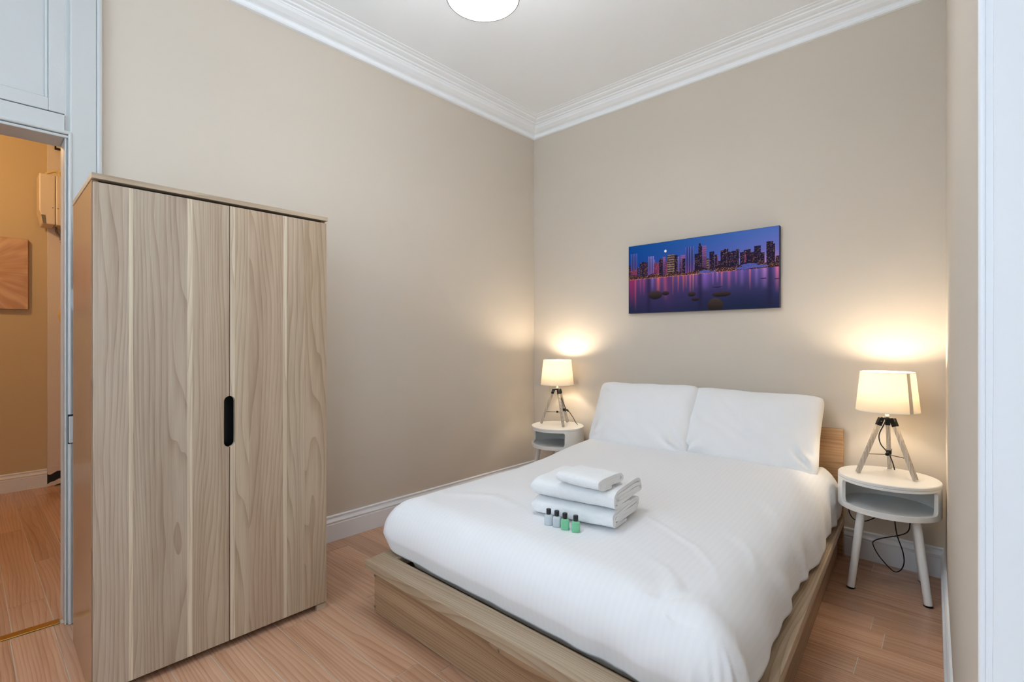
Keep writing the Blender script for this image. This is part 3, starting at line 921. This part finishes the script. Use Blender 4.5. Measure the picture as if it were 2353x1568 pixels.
make_pillow(0.71, 0.47, 0.17, 3, 'white pillow at the headboard nearer the corner of the room', (-1.508, 2.966, 0.672), math.radians(28), math.radians(-1.0), math.radians(-1.5))
make_pillow(0.73, 0.47, 0.17, 8, 'white pillow at the headboard nearer the large lamp on the right', (-0.858, 3.000, 0.664), math.radians(27), math.radians(1.0), math.radians(0.5))

# ------------------------------------------------------------------ towels
def make_towel(lx, ly, hh, turns, label, loc, rz, seed):
    nx = 40
    th_ = hh / (2 * turns) * 0.86
    pitch = hh / (2 * turns)
    N = int(turns * 56)
    path = []
    for i in range(N + 1):
        a = -PI / 2 - 2 * PI * turns * i / N           # from the bottom, round the front
        r = hh / 2 - pitch * (turns * i / N) * 0.94 - th_ / 2
        Ls = ly / 2 - hh / 2
        c, s_ = math.cos(a), math.sin(a)
        # stadium: spend part of each half turn on the straight runs
        ph = (a + PI / 2) % (2 * PI)
        path.append((a, r, Ls))
    def stad(a, r, Ls):
        """point and normal of a flattened ring: smooth superellipse-like run"""
        c, s_ = math.cos(a), math.sin(a)
        x = Ls * math.tanh(2.6 * c) / math.tanh(2.6) + r * c * min(1, abs(c) * 1.0 + 0.0)
        return x, r * math.copysign(abs(s_) ** 0.62, s_) if s_ else 0.0, c, math.copysign(abs(s_) ** 0.62, s_) if s_ else 0.0
    mb = MB()
    vs = []
    for ix in range(nx + 1):
        u = ix / nx
        x = (u - 0.5) * lx
        e = min(1.0, (x + lx / 2) / 0.022)
        zs = math.sqrt(max(0.0, 1 - (1 - e) ** 2)) * 0.55 + 0.45
        zb = 1 + 0.05 * float(vnoise(u * 3, 0.5, seed))
        for (a, r, Ls) in path:
            for sgn in (1, -1):
                y, z, ny, nz = stad(a, r + sgn * th_ / 2, Ls)
                wob = 0.009 * float(vnoise(u * 5 + a, y * 12, seed + 2))
                vs.append((x + 0.010 * float(vnoise(a * 1.3, r * 90, seed + 4)) * (u > 0.97), y * (0.97 + 0.03 * zs) + 0.006 * float(vnoise(u * 4, 7.7, seed)), hh / 2 + (z * zs * zb) + wob * 0.6))
    np_ = len(path)
    fs = []
    row = np_ * 2
    for ix in range(nx):
        for i in range(np_ - 1):
            for sgn in (0, 1):
                a0 = ix * row + i * 2 + sgn; a1 = a0 + 2
                q = (a0, a1, a1 + row, a0 + row)
                fs.append(q if sgn == 0 else q[::-1])
        for i in (0, np_ - 1):
            a0 = ix * row + i * 2
            q = (a0, a0 + 1, a0 + 1 + row, a0 + row)
            fs.append(q if i else q[::-1])
    for ix in (0, nx):
        for i in range(np_ - 1):
            a0 = ix * row + i * 2
            q = (a0, a0 + 1, a0 + 3, a0 + 2)
            fs.append(q if ix else q[::-1])
    zmin = min(v[2] for v in vs)
    vs = [(v[0], v[1], v[2] - zmin) for v in vs]
    mb.add(vs, fs)
    ob = mb.build('folded_towel', M['towel'], None, (0, 0, 0), smooth=True, fix=True)
    ob.location = loc; ob.rotation_euler = (0, 0, rz)
    tag(ob, label, 'towel', 'folded towels on the duvet')
    zmax = max(v[2] for v in vs)
    return zmax
TZ = duvet_z(-1.13, 1.74, 0.17) - 0.004
h1 = make_towel(0.355, 0.30, 0.080, 3.0, 'large folded white towel at the bottom of the stack on the duvet', (-1.118, 1.715, TZ), math.radians(8), 1)
h2 = make_towel(0.362, 0.31, 0.082, 2.5, 'large folded white towel in the middle of the stack', (-1.116, 1.72, TZ + h1 - 0.005), math.radians(7), 5)
h3 = make_towel(0.200, 0.185, 0.056, 2.0, 'small folded white hand towel on top of the stack', (-1.055, 1.645, TZ + h1 + h2 - 0.010), math.radians(-2), 9)

# ------------------------------------------------------------------ toiletry bottles
def make_bottle(name, liquid, label, xy, rz):
    e = empty(name, (xy[0], xy[1], duvet_z(xy[0], xy[1], 0.016) + 0.0005), rz)
    tag(e, label, 'bottle', 'toiletry bottles in front of the towels')
    n = 32
    prof = [(0.0138, 0.0), (0.0152, 0.0015), (0.0157, 0.004), (0.0150, 0.0065), (0.0157, 0.009), (0.0157, 0.0325), (0.0148, 0.0358), (0.0110, 0.0388), (0.0082, 0.040)]
    mb = MB(); vs = []
    for r, z in prof:
        p = 4.2 if z < 0.033 else 2.6
        for k in range(n):
            a = 2 * PI * k / n
            c, s_ = math.cos(a), math.sin(a)
            q = r / ((abs(c) ** p + abs(s_) ** p) ** (1 / p))
            vs.append((q * c, q * s_ * 0.9, z))
    fs = []
    for i in range(len(prof) - 1):
        for k in range(n):
            fs.append((i * n + k, i * n + (k + 1) % n, (i + 1) * n + (k + 1) % n, (i + 1) * n + k))
    fs.append(tuple(range(n - 1, -1, -1))); fs.append(tuple((len(prof) - 1) * n + k for k in range(n)))
    mb.add(vs, fs).build('bottle_body', M[liquid], e, (0, 0, 0), smooth=True)
    MB().lathe([(0.0088, 0.0403), (0.0092, 0.041), (0.0092, 0.0585), (0.0086, 0.0597), (0.007, 0.0602)], 28).build('cap', M['cap'], e, (0, 0, 0), smooth=True)
    return e
make_bottle('toiletry_bottle', 'clear_gel', 'small clear toiletry bottle, farthest from the green ones', (-1.150, 1.505), 0.55)
make_bottle('toiletry_bottle', 'clear_gel', 'small clear toiletry bottle next to a green one', (-1.115, 1.510), 0.5)
make_bottle('toiletry_bottle', 'green_gel', 'small green toiletry bottle next to a clear one', (-1.077, 1.510), 0.6)
make_bottle('toiletry_bottle', 'green_gel', 'small green toiletry bottle at the end of the row', (-1.034, 1.518), 0.7)

# ------------------------------------------------------------------ bedside tables
TT = 0.522
def make_table():
    root = empty('bedside_table', (0, 0, 0))
    r, ri = 0.198, 0.182
    zb, zt = TT - 0.155, TT - 0.016
    oz0, oz1, rc = zb + 0.026, TT - 0.028, 0.016
    half = math.radians(63)
    # angles, denser at the rounded corners of the opening (opening centred on -Y)
    angs = []
    cw = rc / r
    for a0, a1, n in ((-half, -half + cw, 8), (-half + cw, half - cw, 40), (half - cw, half, 8), (half, 2 * PI - half, 56)):
        angs += [a0 + (a1 - a0) * k / n for k in range(n)]
    zm = (oz0 + oz1) / 2
    cols = []
    for a in angs:
        if -half - 1e-9 <= a <= half + 1e-9:
            d = min(a + half, half - a) * r
            q = rc - math.sqrt(max(0, rc * rc - (rc - min(d, rc)) ** 2))
            cols.append((a, oz0 + q, oz1 - q))
        else:
            cols.append((a, zm, zm))
    n = len(cols)
    vs = []; fs = []
    for a, b, t in cols:
        aa = a - PI / 2
        for rad in (r, ri):
            for z in (zb, b, t, zt):
                vs.append((rad * math.cos(aa), rad * math.sin(aa), z))
    iopen = [i for i, c in enumerate(cols) if c[2] > c[1] + 1e-6]
    for i in range(n):
        j = (i + 1) % n
        o, p = i * 8, j * 8
        fs += [(o, p, p + 1, o + 1), (o + 2, p + 2, p + 3, o + 3), (o + 4, o + 5, p + 5, p + 4), (o + 6, o + 7, p + 7, p + 6)]
        fs += [(o, o + 4, p + 4, p), (o + 3, p + 3, p + 7, o + 7)]
        if cols[i][2] > cols[i][1] + 1e-6 and cols[j][2] > cols[j][1] + 1e-6:
            fs += [(o + 1, p + 1, p + 5, o + 5), (o + 2, o + 6, p + 6, p + 2)]
    # ends of the opening: straight jambs, and close the step to the solid part
    i0 = iopen[0]; i1 = iopen[-1]
    for i, j in ((i0, (i0 - 1) % n), (i1, (i1 + 1) % n)):
        o = i * 8; p = j * 8
        fs.append((o + 1, o + 2, o + 6, o + 5))
        fs.append((o + 1, o + 2, p + 1)); fs.append((o + 5, o + 6, p + 5))
        fs = [f for f in fs]
    mb = MB().add(vs, fs)
    mb.build('drum', M['table_white'], root, smooth=True, bevel=0.0015)
    MB().lathe([(r - 0.003, TT - 0.016), (r, TT - 0.014), (r, TT - 0.003), (r - 0.003, TT)], 96).build('table_top', M['table_white'], root, smooth=True)
    MB().lathe([(ri + 0.004, zb - 0.0005), (ri + 0.004, zb + 0.016)], 96).build('shelf', M['table_in'], root, smooth=True)
    for ax, ay in ((-1, -1), (1, -1), (-1, 1), (1, 1)):
        k = 1.0 if ay < 0 else 0.97
        top = (ax * 0.100, ay * 0.098, zb); bot = (ax * 0.140 * k, ay * 0.138 * k, 0.006)
        lg = MB().bar(top, bot, 0.0175, 0.0150, 20).build('leg', M['table_white'], root, smooth=True, bevel=0.002)
        MB().lathe([(0.013, 0.0), (0.018, 0.0032)], 16, (bot[0], bot[1], 0)).build('foot_pad', M['black'], lg, smooth=True)
    MB().lathe([(0.03, zb - 0.012), (0.03, zb)], 24, (0.05, 0.0, 0)).build('bracket', M['table_white'], root)
    return root
table = make_table()
table.location = (-0.218, 2.945, 0); table.rotation_euler = (0, 0, math.radians(5))
tag(table, 'round white bedside table beside the right wall', 'bedside table', 'bedside tables')
table2 = copy_tree(table)
table2.location = (-2.228, 3.028, 0); table2.rotation_euler = (0, 0, math.radians(-11))
tag(table2, 'round white bedside table in the far corner of the room', 'bedside table', 'bedside tables')

# ------------------------------------------------------------------ tripod lamps
def make_lamp():
    root = empty('table_lamp', (0, 0, 0))
    zs0, zs1, r0, r1 = 0.306, 0.495, 0.126, 0.107
    # shade (open top and bottom, thin wall)
    n = 72
    MB().lathe([(r0, zs0), (r1, zs1), (r1 - 0.0012, zs1), (r0 - 0.0012, zs0), (r0, zs0)], n, close_ends=False).build('lamp_shade', M['shade'], root, smooth=True)
    for rr, zz in ((r0 + 0.0002, zs0), (r1 + 0.0002, zs1 - 0.003)):
        MB().lathe([(rr - 0.002, zz), (rr + 0.0008, zz), (rr + 0.0008, zz + 0.003), (rr - 0.002, zz + 0.003), (rr - 0.002, zz)], n, close_ends=False).build('shade_trim', M['table_white'], root, smooth=True)
    sm = MB(); sv = []
    for k in range(5):
        a = math.radians(-40) + (k - 2) / 4 * 0.019 / r0
        for rr, zz in ((r0 + 0.0004, zs0 + 0.003), (r1 + 0.0004, zs1 - 0.003)):
            sv += [((rr + t) * math.cos(a), (rr + t) * math.sin(a), zz) for t in (0, 0.0006)]
    sf = []
    for k in range(4):
        o = k * 4
        sf += [(o, o + 4, o + 6, o + 2), (o + 1, o + 3, o + 7, o + 5), (o, o + 1, o + 5, o + 4), (o + 2, o + 6, o + 7, o + 3)]
    sf += [(0, 2, 3, 1), (16, 17, 19, 18)]
    sm.add(sv, sf).build('shade_seam', M['shade_seam'], root, smooth=True)
    # carrier ring: three spokes to the socket
    for k in range(3):
        a = PI / 6 + k * 2 * PI / 3
        MB().bar((0.016 * math.cos(a), 0.016 * math.sin(a), 0.33), ((r0 - 0.004) * math.cos(a), (r0 - 0.004) * math.sin(a), 0.318), 0.0012, n=6).build('shade_spoke', M['black_metal'], root)
    MB().lathe([(0.008, 0.278), (0.008, 0.300), (0.015, 0.302), (0.018, 0.31), (0.018, 0.345), (0.014, 0.35)], 24).build('socket', M['plastic'], root, smooth=True)
    bulb = MB().lathe([(0.012, 0.35), (0.014, 0.358), (0.022, 0.372), (0.027, 0.388), (0.025, 0.404), (0.016, 0.416), (0.004, 0.420)], 24).build('bulb', M['bulb'], root, smooth=True)
    bulb.visible_shadow = True
    # hub plate
    MB().lathe([(0.022, 0.266), (0.024, 0.268), (0.024, 0.275), (0.010, 0.279)], 6).build('hub', M['black_metal'], root)
    for k in range(3):
        a = PI / 2 + k * 2 * PI / 3
        ca, sa_ = math.cos(a), math.sin(a)
        top = Vector((0.026 * ca, 0.026 * sa_, 0.268)); bot = Vector((0.126 * ca, 0.126 * sa_, 0.004))
        d = (bot - top).normalized()
        side = Vector((-sa_, ca, 0))
        MB().bar(top, bot, 0, sq=(0.017, 0.017), up=side).build('leg', M['ash'], root, bevel=0.001)
        br = MB().bar(top - d * 0.004, top + d * 0.034, 0, sq=(0.0205, 0.0205), up=side).build('bracket', M['black_metal'], root, bevel=0.001)
        MB().bar(top + d * 0.012 + side * 0.010, top + d * 0.012 + side * 0.0125, 0.003, n=10).build('screw', M['steel'], br)
        mid = top + d * 0.185
        MB().bar(mid, (0, 0, 0.096), 0.0017, n=8).build('stretcher', M['bronze'], root)
    MB().lathe([(0.006, 0.090), (0.008, 0.093), (0.008, 0.100), (0.005, 0.104)], 14).build('stretcher_hub', M['black_metal'], root)
    lt = bpy.data.lights.new('bulb_light', 'POINT')
    lt.energy = BULB_W; lt.color = (1.0, 0.86, 0.66); lt.shadow_soft_size = 0.028
    lo = bpy.data.objects.new('bulb_light', lt); C.objects.link(lo)
    lo.location = (0, 0, 0.447); lo.parent = root
    return root
lamp = make_lamp()
lampR = Vector((-0.222, 2.975, TT)); lampL = Vector((-2.248, 3.050, TT))
lamp2 = copy_tree(lamp)
lamp.location = lampR
lamp2.location = lampL; lamp2.rotation_euler = (0, 0, math.radians(117))
tag(lamp, 'lit tripod table lamp with cream shade near the right wall', 'table lamp', 'tripod lamps')
tag(lamp2, 'lit tripod table lamp with cream shade in the far corner', 'table lamp', 'tripod lamps')
# flex of each lamp, laid as it falls
def cordpart(root, pts, r=0.0026):
    return MB().tube([Vector(p) - root.location for p in pts], r).build('power_cord', M['cord'], root, (0, 0, 0), smooth=True)
cordpart(lamp, [lampR + Vector(p) for p in ((0, 0.005, 0.27), (-0.012, -0.005, 0.24), (-0.030, -0.012, 0.19), (-0.026, 0.0, 0.145), (-0.008, 0.03, 0.11), (0.004, 0.06, 0.085), (0.016, 0.085, 0.04), (0.022, 0.10, 0.006))])
MB().bar(lampR + Vector((0, 0.088, 0.105)), lampR + Vector((0, 0.095, 0.085)), 0, sq=(0.021, 0.021)).build('cord_clip', M['cord'], lamp, lamp.location)
cordpart(lamp, [(-0.201, 3.11, 0.364), (-0.201, 3.09, 0.282), (-0.191, 3.08, 0.206), (-0.169, 3.08, 0.131), (-0.164, 3.08, 0.075), (-0.179, 3.08, 0.033), (-0.208, 3.08, 0.024), (-0.261, 3.08, 0.079),
                (-0.287, 3.08, 0.131), (-0.281, 3.08, 0.153), (-0.248, 3.08, 0.175), (-0.182, 3.085, 0.205), (-0.15, 3.09, 0.23), (-0.142, 3.10, 0.268), (-0.143, 3.12, 0.33)])
cordpart(lamp, [(-0.397, 3.10, 0.35), (-0.393, 3.10, 0.305), (-0.389, 3.10, 0.266), (-0.373, 3.10, 0.238), (-0.346, 3.10, 0.231), (-0.311, 3.10, 0.242), (-0.27, 3.10, 0.277), (-0.235, 3.12, 0.33)])
r2 = lamp2.location
cl = [(0.0, 0.005, 0.27), (0.01, 0.03, 0.21), (0.022, 0.055, 0.15), (0.04, 0.060, 0.115), (0.056, 0.058, 0.10), (0.062, 0.056, 0.108), (0.052, 0.057, 0.114), (0.040, 0.055, 0.10), (0.030, 0.05, 0.104), (0.045, 0.055, 0.112),
      (0.07, 0.06, 0.095), (0.095, 0.07, 0.06), (0.118, 0.08, 0.018), (0.13, 0.085, 0.004)]
R120 = Matrix.Rotation(math.radians(-120), 3, 'Z')
MB().tube([R120 @ Vector(p) for p in cl], 0.0026).build('power_cord', M['cord'], lamp2, (0, 0, 0), smooth=True)
MB().bar(R120 @ Vector((0.0, 0.082, 0.118)), R120 @ Vector((0.0, 0.089, 0.098)), 0, sq=(0.021, 0.021)).build('cord_clip', M['cord'], lamp2, (0, 0, 0))

# ------------------------------------------------------------------ pendant at the ceiling
pd = empty('pendant_lamp', (-1.302, 1.300, 2.45))
tag(pd, 'round drum ceiling lamp with a glowing white diffuser', 'ceiling lamp')
PR = 0.1365
MB().lathe([(PR, 0.0), (PR, 0.16), (PR - 0.0015, 0.16), (PR - 0.0015, 0.0), (PR, 0.0)], 96, close_ends=False).build('drum_shade', M['lit_drum'], pd, smooth=True)
MB().lathe([(PR - 0.002, 0.004), (PR - 0.002, 0.007)], 96).build('diffuser', M['diffuser'], pd)
MB().lathe([(PR + 0.001, -0.001), (PR + 0.001, 0.004), (PR - 0.0025, 0.004), (PR - 0.0025, -0.001), (PR + 0.001, -0.001)], 96, close_ends=False).build('rim', M['grey_box'], pd, smooth=True)
MB().lathe([(PR - 0.002, 0.153), (PR - 0.002, 0.156)], 96).build('top_glow_disc', M['top_glow_disc'], pd)  # unseen glowing disc, added on top to light the ceiling
MB().lathe([(0.004, 0.157), (0.004, 0.50)], 12).build('flex', M['plastic'], pd)
MB().lathe([(0.05, 0.49), (0.05, 0.508), (0.045, 0.512)], 32).build('ceiling_rose', M['plastic'], pd, smooth=True)

# lamp that lights the hallway
hl = empty('hall_lamp', (-4.35, -0.35, 2.62))
tag(hl, 'ceiling lamp hanging in the hallway outside the door', 'ceiling lamp')
MB().lathe([(0.02, 0.33), (0.03, 0.05), (0.12, 0.0), (0.14, -0.01)], 32, close_ends=False).build('lamp_shade', M['drum_shade'], hl, smooth=True)
lt = bpy.data.lights.new('hall_bulb', 'POINT'); lt.energy = HALL_W; lt.color = (1.0, 0.66, 0.30); lt.shadow_soft_size = 0.06
lo = bpy.data.objects.new('hall_bulb', lt); C.objects.link(lo); lo.location = (0, 0, -0.08); lo.parent = hl

# ------------------------------------------------------------------ printed canvases
def set_print(ob, cols):
    at = ob.data.color_attributes.new('print', 'FLOAT_COLOR', 'POINT')
    a = np.ones((len(cols), 4), 'f'); a[:, :3] = cols
    at.data.foreach_set('color', a.ravel())
def lin(rgb):
    c = np.asarray(rgb, float) / 255.0
    return np.where(c <= 0.04045, c / 12.92, ((c + 0.055) / 1.055) ** 2.4)

PX0, PX1, PZ0, PZ1 = -1.727, -0.741, 1.361, 1.844
def bwp(x, d, z):
    return (x, back_y(x) - d, z)
cv = empty('canvas_print', bwp((PX0 + PX1) / 2, 0.0, PZ0))
tag(cv, 'canvas print of a city skyline at dusk above the bed', 'canvas print')
MB().hexa([bwp(PX0, 0.034, 0)[:2], bwp(PX1, 0.034, 0)[:2], bwp(PX1, 0.003, 0)[:2], bwp(PX0, 0.003, 0)[:2]], PZ0, PZ1).build('canvas', M['canvas_edge'], cv, cv.location, bevel=0.002)
def skyline():
    nu, nv = 480, 236
    U, V = np.meshgrid(np.linspace(0, 1, nu), np.linspace(0, 1, nv), indexing='ij')
    rg = np.random.default_rng(3)
    col = np.zeros((nu, nv, 3))
    def pu(x):
        s = (x - 140) / 2050.0
        return s * 1114 / ((1 - s) * 900 + s * 1114)
    def pv(x, y):
        s = (x - 140) / 2050.0
        yt = 405 - 302 * s; yb = 1305 - 88 * s
        return (yb - y) / (yb - yt)
    WL = 0.50
    # sky
    h = np.clip((V - WL) / (1 - WL), 0, 1)[..., None]
    uu = U[..., None]
    topc = np.array([4, 70, 142]) * (1 - uu) + np.array([78, 108, 182]) * uu
    midc = np.array([10, 62, 140]) * (1 - uu) + np.array([112, 112, 190]) * uu
    botc = np.array([40, 50, 130]) * (1 - uu) + np.array([214, 130, 176]) * uu
    sky = np.where(h > 0.45, midc + (topc - midc) * (h - 0.45) / 0.55, botc + (midc - botc) * h / 0.45)
    col[:] = sky
    # water
    g = np.clip(V / WL, 0, 1)[..., None]
    deep = np.array([34, 38, 70]) * np.ones_like(uu) + np.array([6, 2, 6]) * np.sin(uu * 6)
    shal = np.array([104, 62, 118]) * (1 - uu) + np.array([92, 78, 150]) * uu
    wat = deep + (shal - deep) * g ** 1.5
    streak = np.zeros((nu, 3)); length = np.ones(nu) * 0.5
    xs = np.linspace(0, 1, nu)
    for x, wd, c, L in [(230, .006, (240, 90, 110), .95), (180, .03, (150, 40, 90), .8), (300, .006, (170, 70, 110), .5), (345, .008, (170, 70, 110), .5), (460, .01, (120, 110, 190), .4), (540, .012, (235, 100, 90), .6),
                        (640, .014, (235, 100, 120), .7), (740, .003, (250, 150, 70), .55), (812, .004, (240, 110, 90), .5), (880, .004, (245, 110, 80), .5), (905, .003, (200, 80, 90), .4), (925, .003, (220, 110, 90), .4),
                        (975, .006, (240, 110, 120), .55), (1015, .004, (250, 140, 90), .5), (1060, .01, (150, 80, 140), .4), (1165, .03, (140, 100, 190), .5), (1285, .006, (170, 110, 190), .35), (1345, .006, (190, 120, 190), .3),
                        (1405, .006, (230, 110, 140), .45), (1505, .01, (190, 90, 140), .5), (1600, .006, (170, 90, 150), .4), (1680, .012, (130, 100, 170), .45), (1790, .005, (240, 110, 120), .55), (1880, .01, (140, 110, 180), .5),
                        (2000, .02, (190, 130, 200), .55), (2165, .012, (230, 110, 140), .65), (680, .03, (90, 50, 100), .9)]:
        gsn = np.exp(-((U - pu(x)) / wd) ** 2) * np.clip(1 - (WL - V) / (WL * L), 0, 1) ** 0.8 * (V < WL)
        wat = wat * (1 - 0.85 * gsn[..., None]) + np.array(c) * 0.85 * gsn[..., None]
    for x in (410, 1110, 2060):
        gsn = np.exp(-((U - pu(x)) / 0.016) ** 2) * (V < WL) * 0.65
        wat = wat * (1 - gsn[..., None]) + np.array([34, 30, 62]) * gsn[..., None]
    col = np.where((V < WL)[..., None], wat, col)
    # rocks
    for x, y, rx, ry, c in [(500, 1055, .052, .062, (58, 46, 48)), (640, 1030, .026, .03, (54, 42, 48)), (995, 1040, .027, .035, (58, 44, 48)), (1045, 1108, .026, .026, (50, 38, 46)), (1400, 1040, .060, .034, (56, 42, 44)),
                            (1315, 1190, .050, .095, (56, 44, 42)), (1350, 942, .034, .006, (46, 40, 74)), (1975, 822, .02, .006, (60, 44, 76)), (2165, 825, .018, .006, (60, 44, 76))]:
        m_ = (((U - pu(x)) / rx) ** 2 + ((V - pv(x, y)) / (ry)) ** 2) < 1
        sh = 0.85 + 0.4 * np.clip((V - pv(x, y)) / ry, -1, 1)
        col = np.where(m_[..., None], np.array(c) * sh[..., None], col)
    # moon
    m_ = ((U - pu(638)) * 0.986) ** 2 + ((V - pv(638, 457)) * 0.483) ** 2 < 0.0088 ** 2
    col = np.where(m_[..., None], np.array([232, 226, 214]), col)
    # buildings
    K = {'d': (30, 22, 52), 'b': (70, 86, 160), 'l': (104, 104, 176), 'p': (140, 92, 150), 'n': (44, 28, 52), 'r': (118, 48, 86), 'w': (60, 44, 60)}
    blds = [(140, 165, 660, 'n'), (168, 255, 495, 'b'), (165, 270, 720, 'r'), (255, 278, 680, 'n'), (290, 395, 620, 'n'), (320, 370, 605, 'n'), (403, 480, 530, 'l'), (480, 500, 575, 'l'), (485, 550, 615, 'r'), (552, 640, 560, 'd'),
            (600, 640, 540, 'p'), (640, 665, 600, 'r'), (663, 760, 505, 'w'), (760, 805, 512, 'd'), (805, 835, 530, 'l'), (835, 870, 600, 'd'), (845, 910, 512, 'p'), (870, 915, 560, 'd'), (908, 1025, 395, 'b'), (1035, 1090, 490, 'd'), (1085, 1145, 385, 'd'),
            (1095, 1120, 350, 'd'), (1138, 1197, 385, 'p'), (1197, 1230, 555, 'w'), (1235, 1305, 460, 'd'), (1310, 1355, 500, 'n'), (1345, 1358, 510, 'p'), (1355, 1390, 590, 'n'), (1388, 1440, 445, 'd'), (1440, 1495, 425, 'd'),
            (1495, 1545, 460, 'd'), (1545, 1600, 450, 'd'), (1600, 1645, 425, 'd'), (1640, 1660, 560, 'l'), (1655, 1705, 465, 'd'), (1705, 1742, 435, 'n'), (1712, 1738, 490, 'r'), (1740, 1800, 425, 'd'), (1800, 1850, 460, 'n'),
            (1850, 1940, 380, 'd'), (1940, 1990, 470, 'd'), (2018, 2110, 315, 'd'), (2100, 2135, 345, 'd'), (2140, 2195, 510, 'n'), (140, 2190, 99, 'base')]
    for x0, x1, y, k in blds:
        u0, u1 = pu(x0), pu(x1)
        if k == 'base':
            tv = WL + 0.045 + 0.02 * np.sin(U * 40) + 0.03 * (U > 0.5) * (U < 0.93)
            m_ = (V >= WL) & (V < tv)
            col = np.where(m_[..., None], np.array([38, 24, 44]), col)
            lights = rg.random((nu, nv)) > 0.86
            dens = m_ & lights & (V < WL + 0.055)
            col = np.where(dens[..., None], np.array([255, 170, 96]) * (0.5 + 0.5 * rg.random((nu, nv, 1))), col)
            continue
        v1 = pv((x0 + x1) / 2, y)
        m_ = (U >= u0) & (U <= u1) & (V >= WL) & (V <= v1)
        c = np.array(K[k], float)
        s = np.clip((U - u0) / (u1 - u0), 0, 1)[..., None]
        hh = np.clip((V - WL) / max(v1 - WL, .01), 0, 1)[..., None]
        if k in 'bl':
            stripe = 0.75 + 0.5 * (np.sin(s * 22) > 0.2)
            cc = (c * (0.35 + 0.65 * hh) + np.array([150, 60, 120]) * (1 - hh) ** 2 * 0.6) * stripe
        elif k == 'p':
            cc = c * (0.62 + 0.4 * (np.sin(V[..., None] * 420) > 0)) * (0.6 + 0.5 * hh)
        elif k == 'w':
            cc = np.where(np.sin(V[..., None] * 190) > 0.35, np.array([190, 160, 120]) * (0.4 + 0.6 * rg.random((nu, nv, 1))), c)
        else:
            cc = c * (0.85 + 0.3 * s)
        col = np.where(m_[..., None], cc, col)
        if k in 'dnrw':
            lit = m_ & (rg.random((nu, nv)) > 0.90) & ((np.floor(U * 400).astype(int) % 2) == 0)
            col = np.where(lit[..., None], np.array([240, 180, 130]) * (0.45 + 0.55 * rg.random((nu, nv, 1))), col)
    # boats
    for x, y, rx, ry in [(1170, 735, .036, .020), (1290, 730, .02, .010), (1720, 680, .055, .018), (1780, 640, .05, .020), (1930, 655, .045, .016)]:
        m_ = (((U - pu(x)) / rx) ** 2 + ((V - pv(x, y)) / ry) ** 2 < 1) & (V > WL - 0.012)
        col = np.where(m_[..., None], np.array([86, 92, 170]) * (0.7 + 0.5 * rg.random((nu, nv, 1))), col)
    sh = (np.abs(V - WL) < 0.006) & (rg.random((nu, nv)) > 0.6) & (U < 0.75)
    col = np.where(sh[..., None], np.array([250, 150, 100]), col)
    P = [(*bwp(PX0 + 0.002 + (PX1 - PX0 - 0.004) * u, 0.0346, 0)[:2], PZ0 + 0.002 + (PZ1 - PZ0 - 0.004) * v) for u, v in zip(U.ravel(), V.ravel())]
    ob = MB().grid(P, nu, nv).build('printed_picture', M['print'], cv, cv.location, fix=False)
    set_print(ob, np.clip(lin(np.clip(col.reshape(-1, 3), 0, 255)) * 1.12, 0, 0.9))
skyline()

# flower canvas in the hallway
fc = empty('flower_canvas', (-5.40, 0.05, 1.405))
tag(fc, 'tan flower-petal canvas on the hallway wall', 'canvas print')
MB().box(-5.399, -5.362, -0.25, 0.353, 1.407, 1.955).build('canvas', M['hall_canvas_edge'], fc, fc.location, bevel=0.004)
def petals():
    nu, nv = 160, 160
    U, V = np.meshgrid(np.linspace(0, 1, nu), np.linspace(0, 1, nv), indexing='ij')
    dx = (U - 0.45) * 1.1; dy = V - 0.52
    r = np.hypot(dx, dy); an = np.arctan2(dy, dx)
    pet = np.sin(an * 17 + 3 * vnoise(r * 6, an * 2, 3)) * 0.5 + 0.5
    f = vnoise(an * 9, r * 5, 6) + 0.5 * vnoise(an * 30, r * 3, 2)
    base = np.array([192, 152, 128]); hi = np.array([222, 186, 158]); core = np.array([196, 138, 86])
    k = np.clip(0.5 * pet + 0.9 * f, 0, 1)[..., None]
    col = base + (hi - base) * k
    c = np.exp(-(r / 0.22) ** 2)[..., None]
    col = col * (1 - c) + core * c
    P = [(-5.3615, -0.248 + 0.599 * u, 1.409 + 0.544 * v) for u, v in zip(U.ravel(), V.ravel())]
    ob = MB().grid(P, nu, nv).build('printed_picture', M['print'], fc, fc.location, fix=False)
    set_print(ob, lin(np.clip(col.reshape(-1, 3), 0, 255)))
petals()
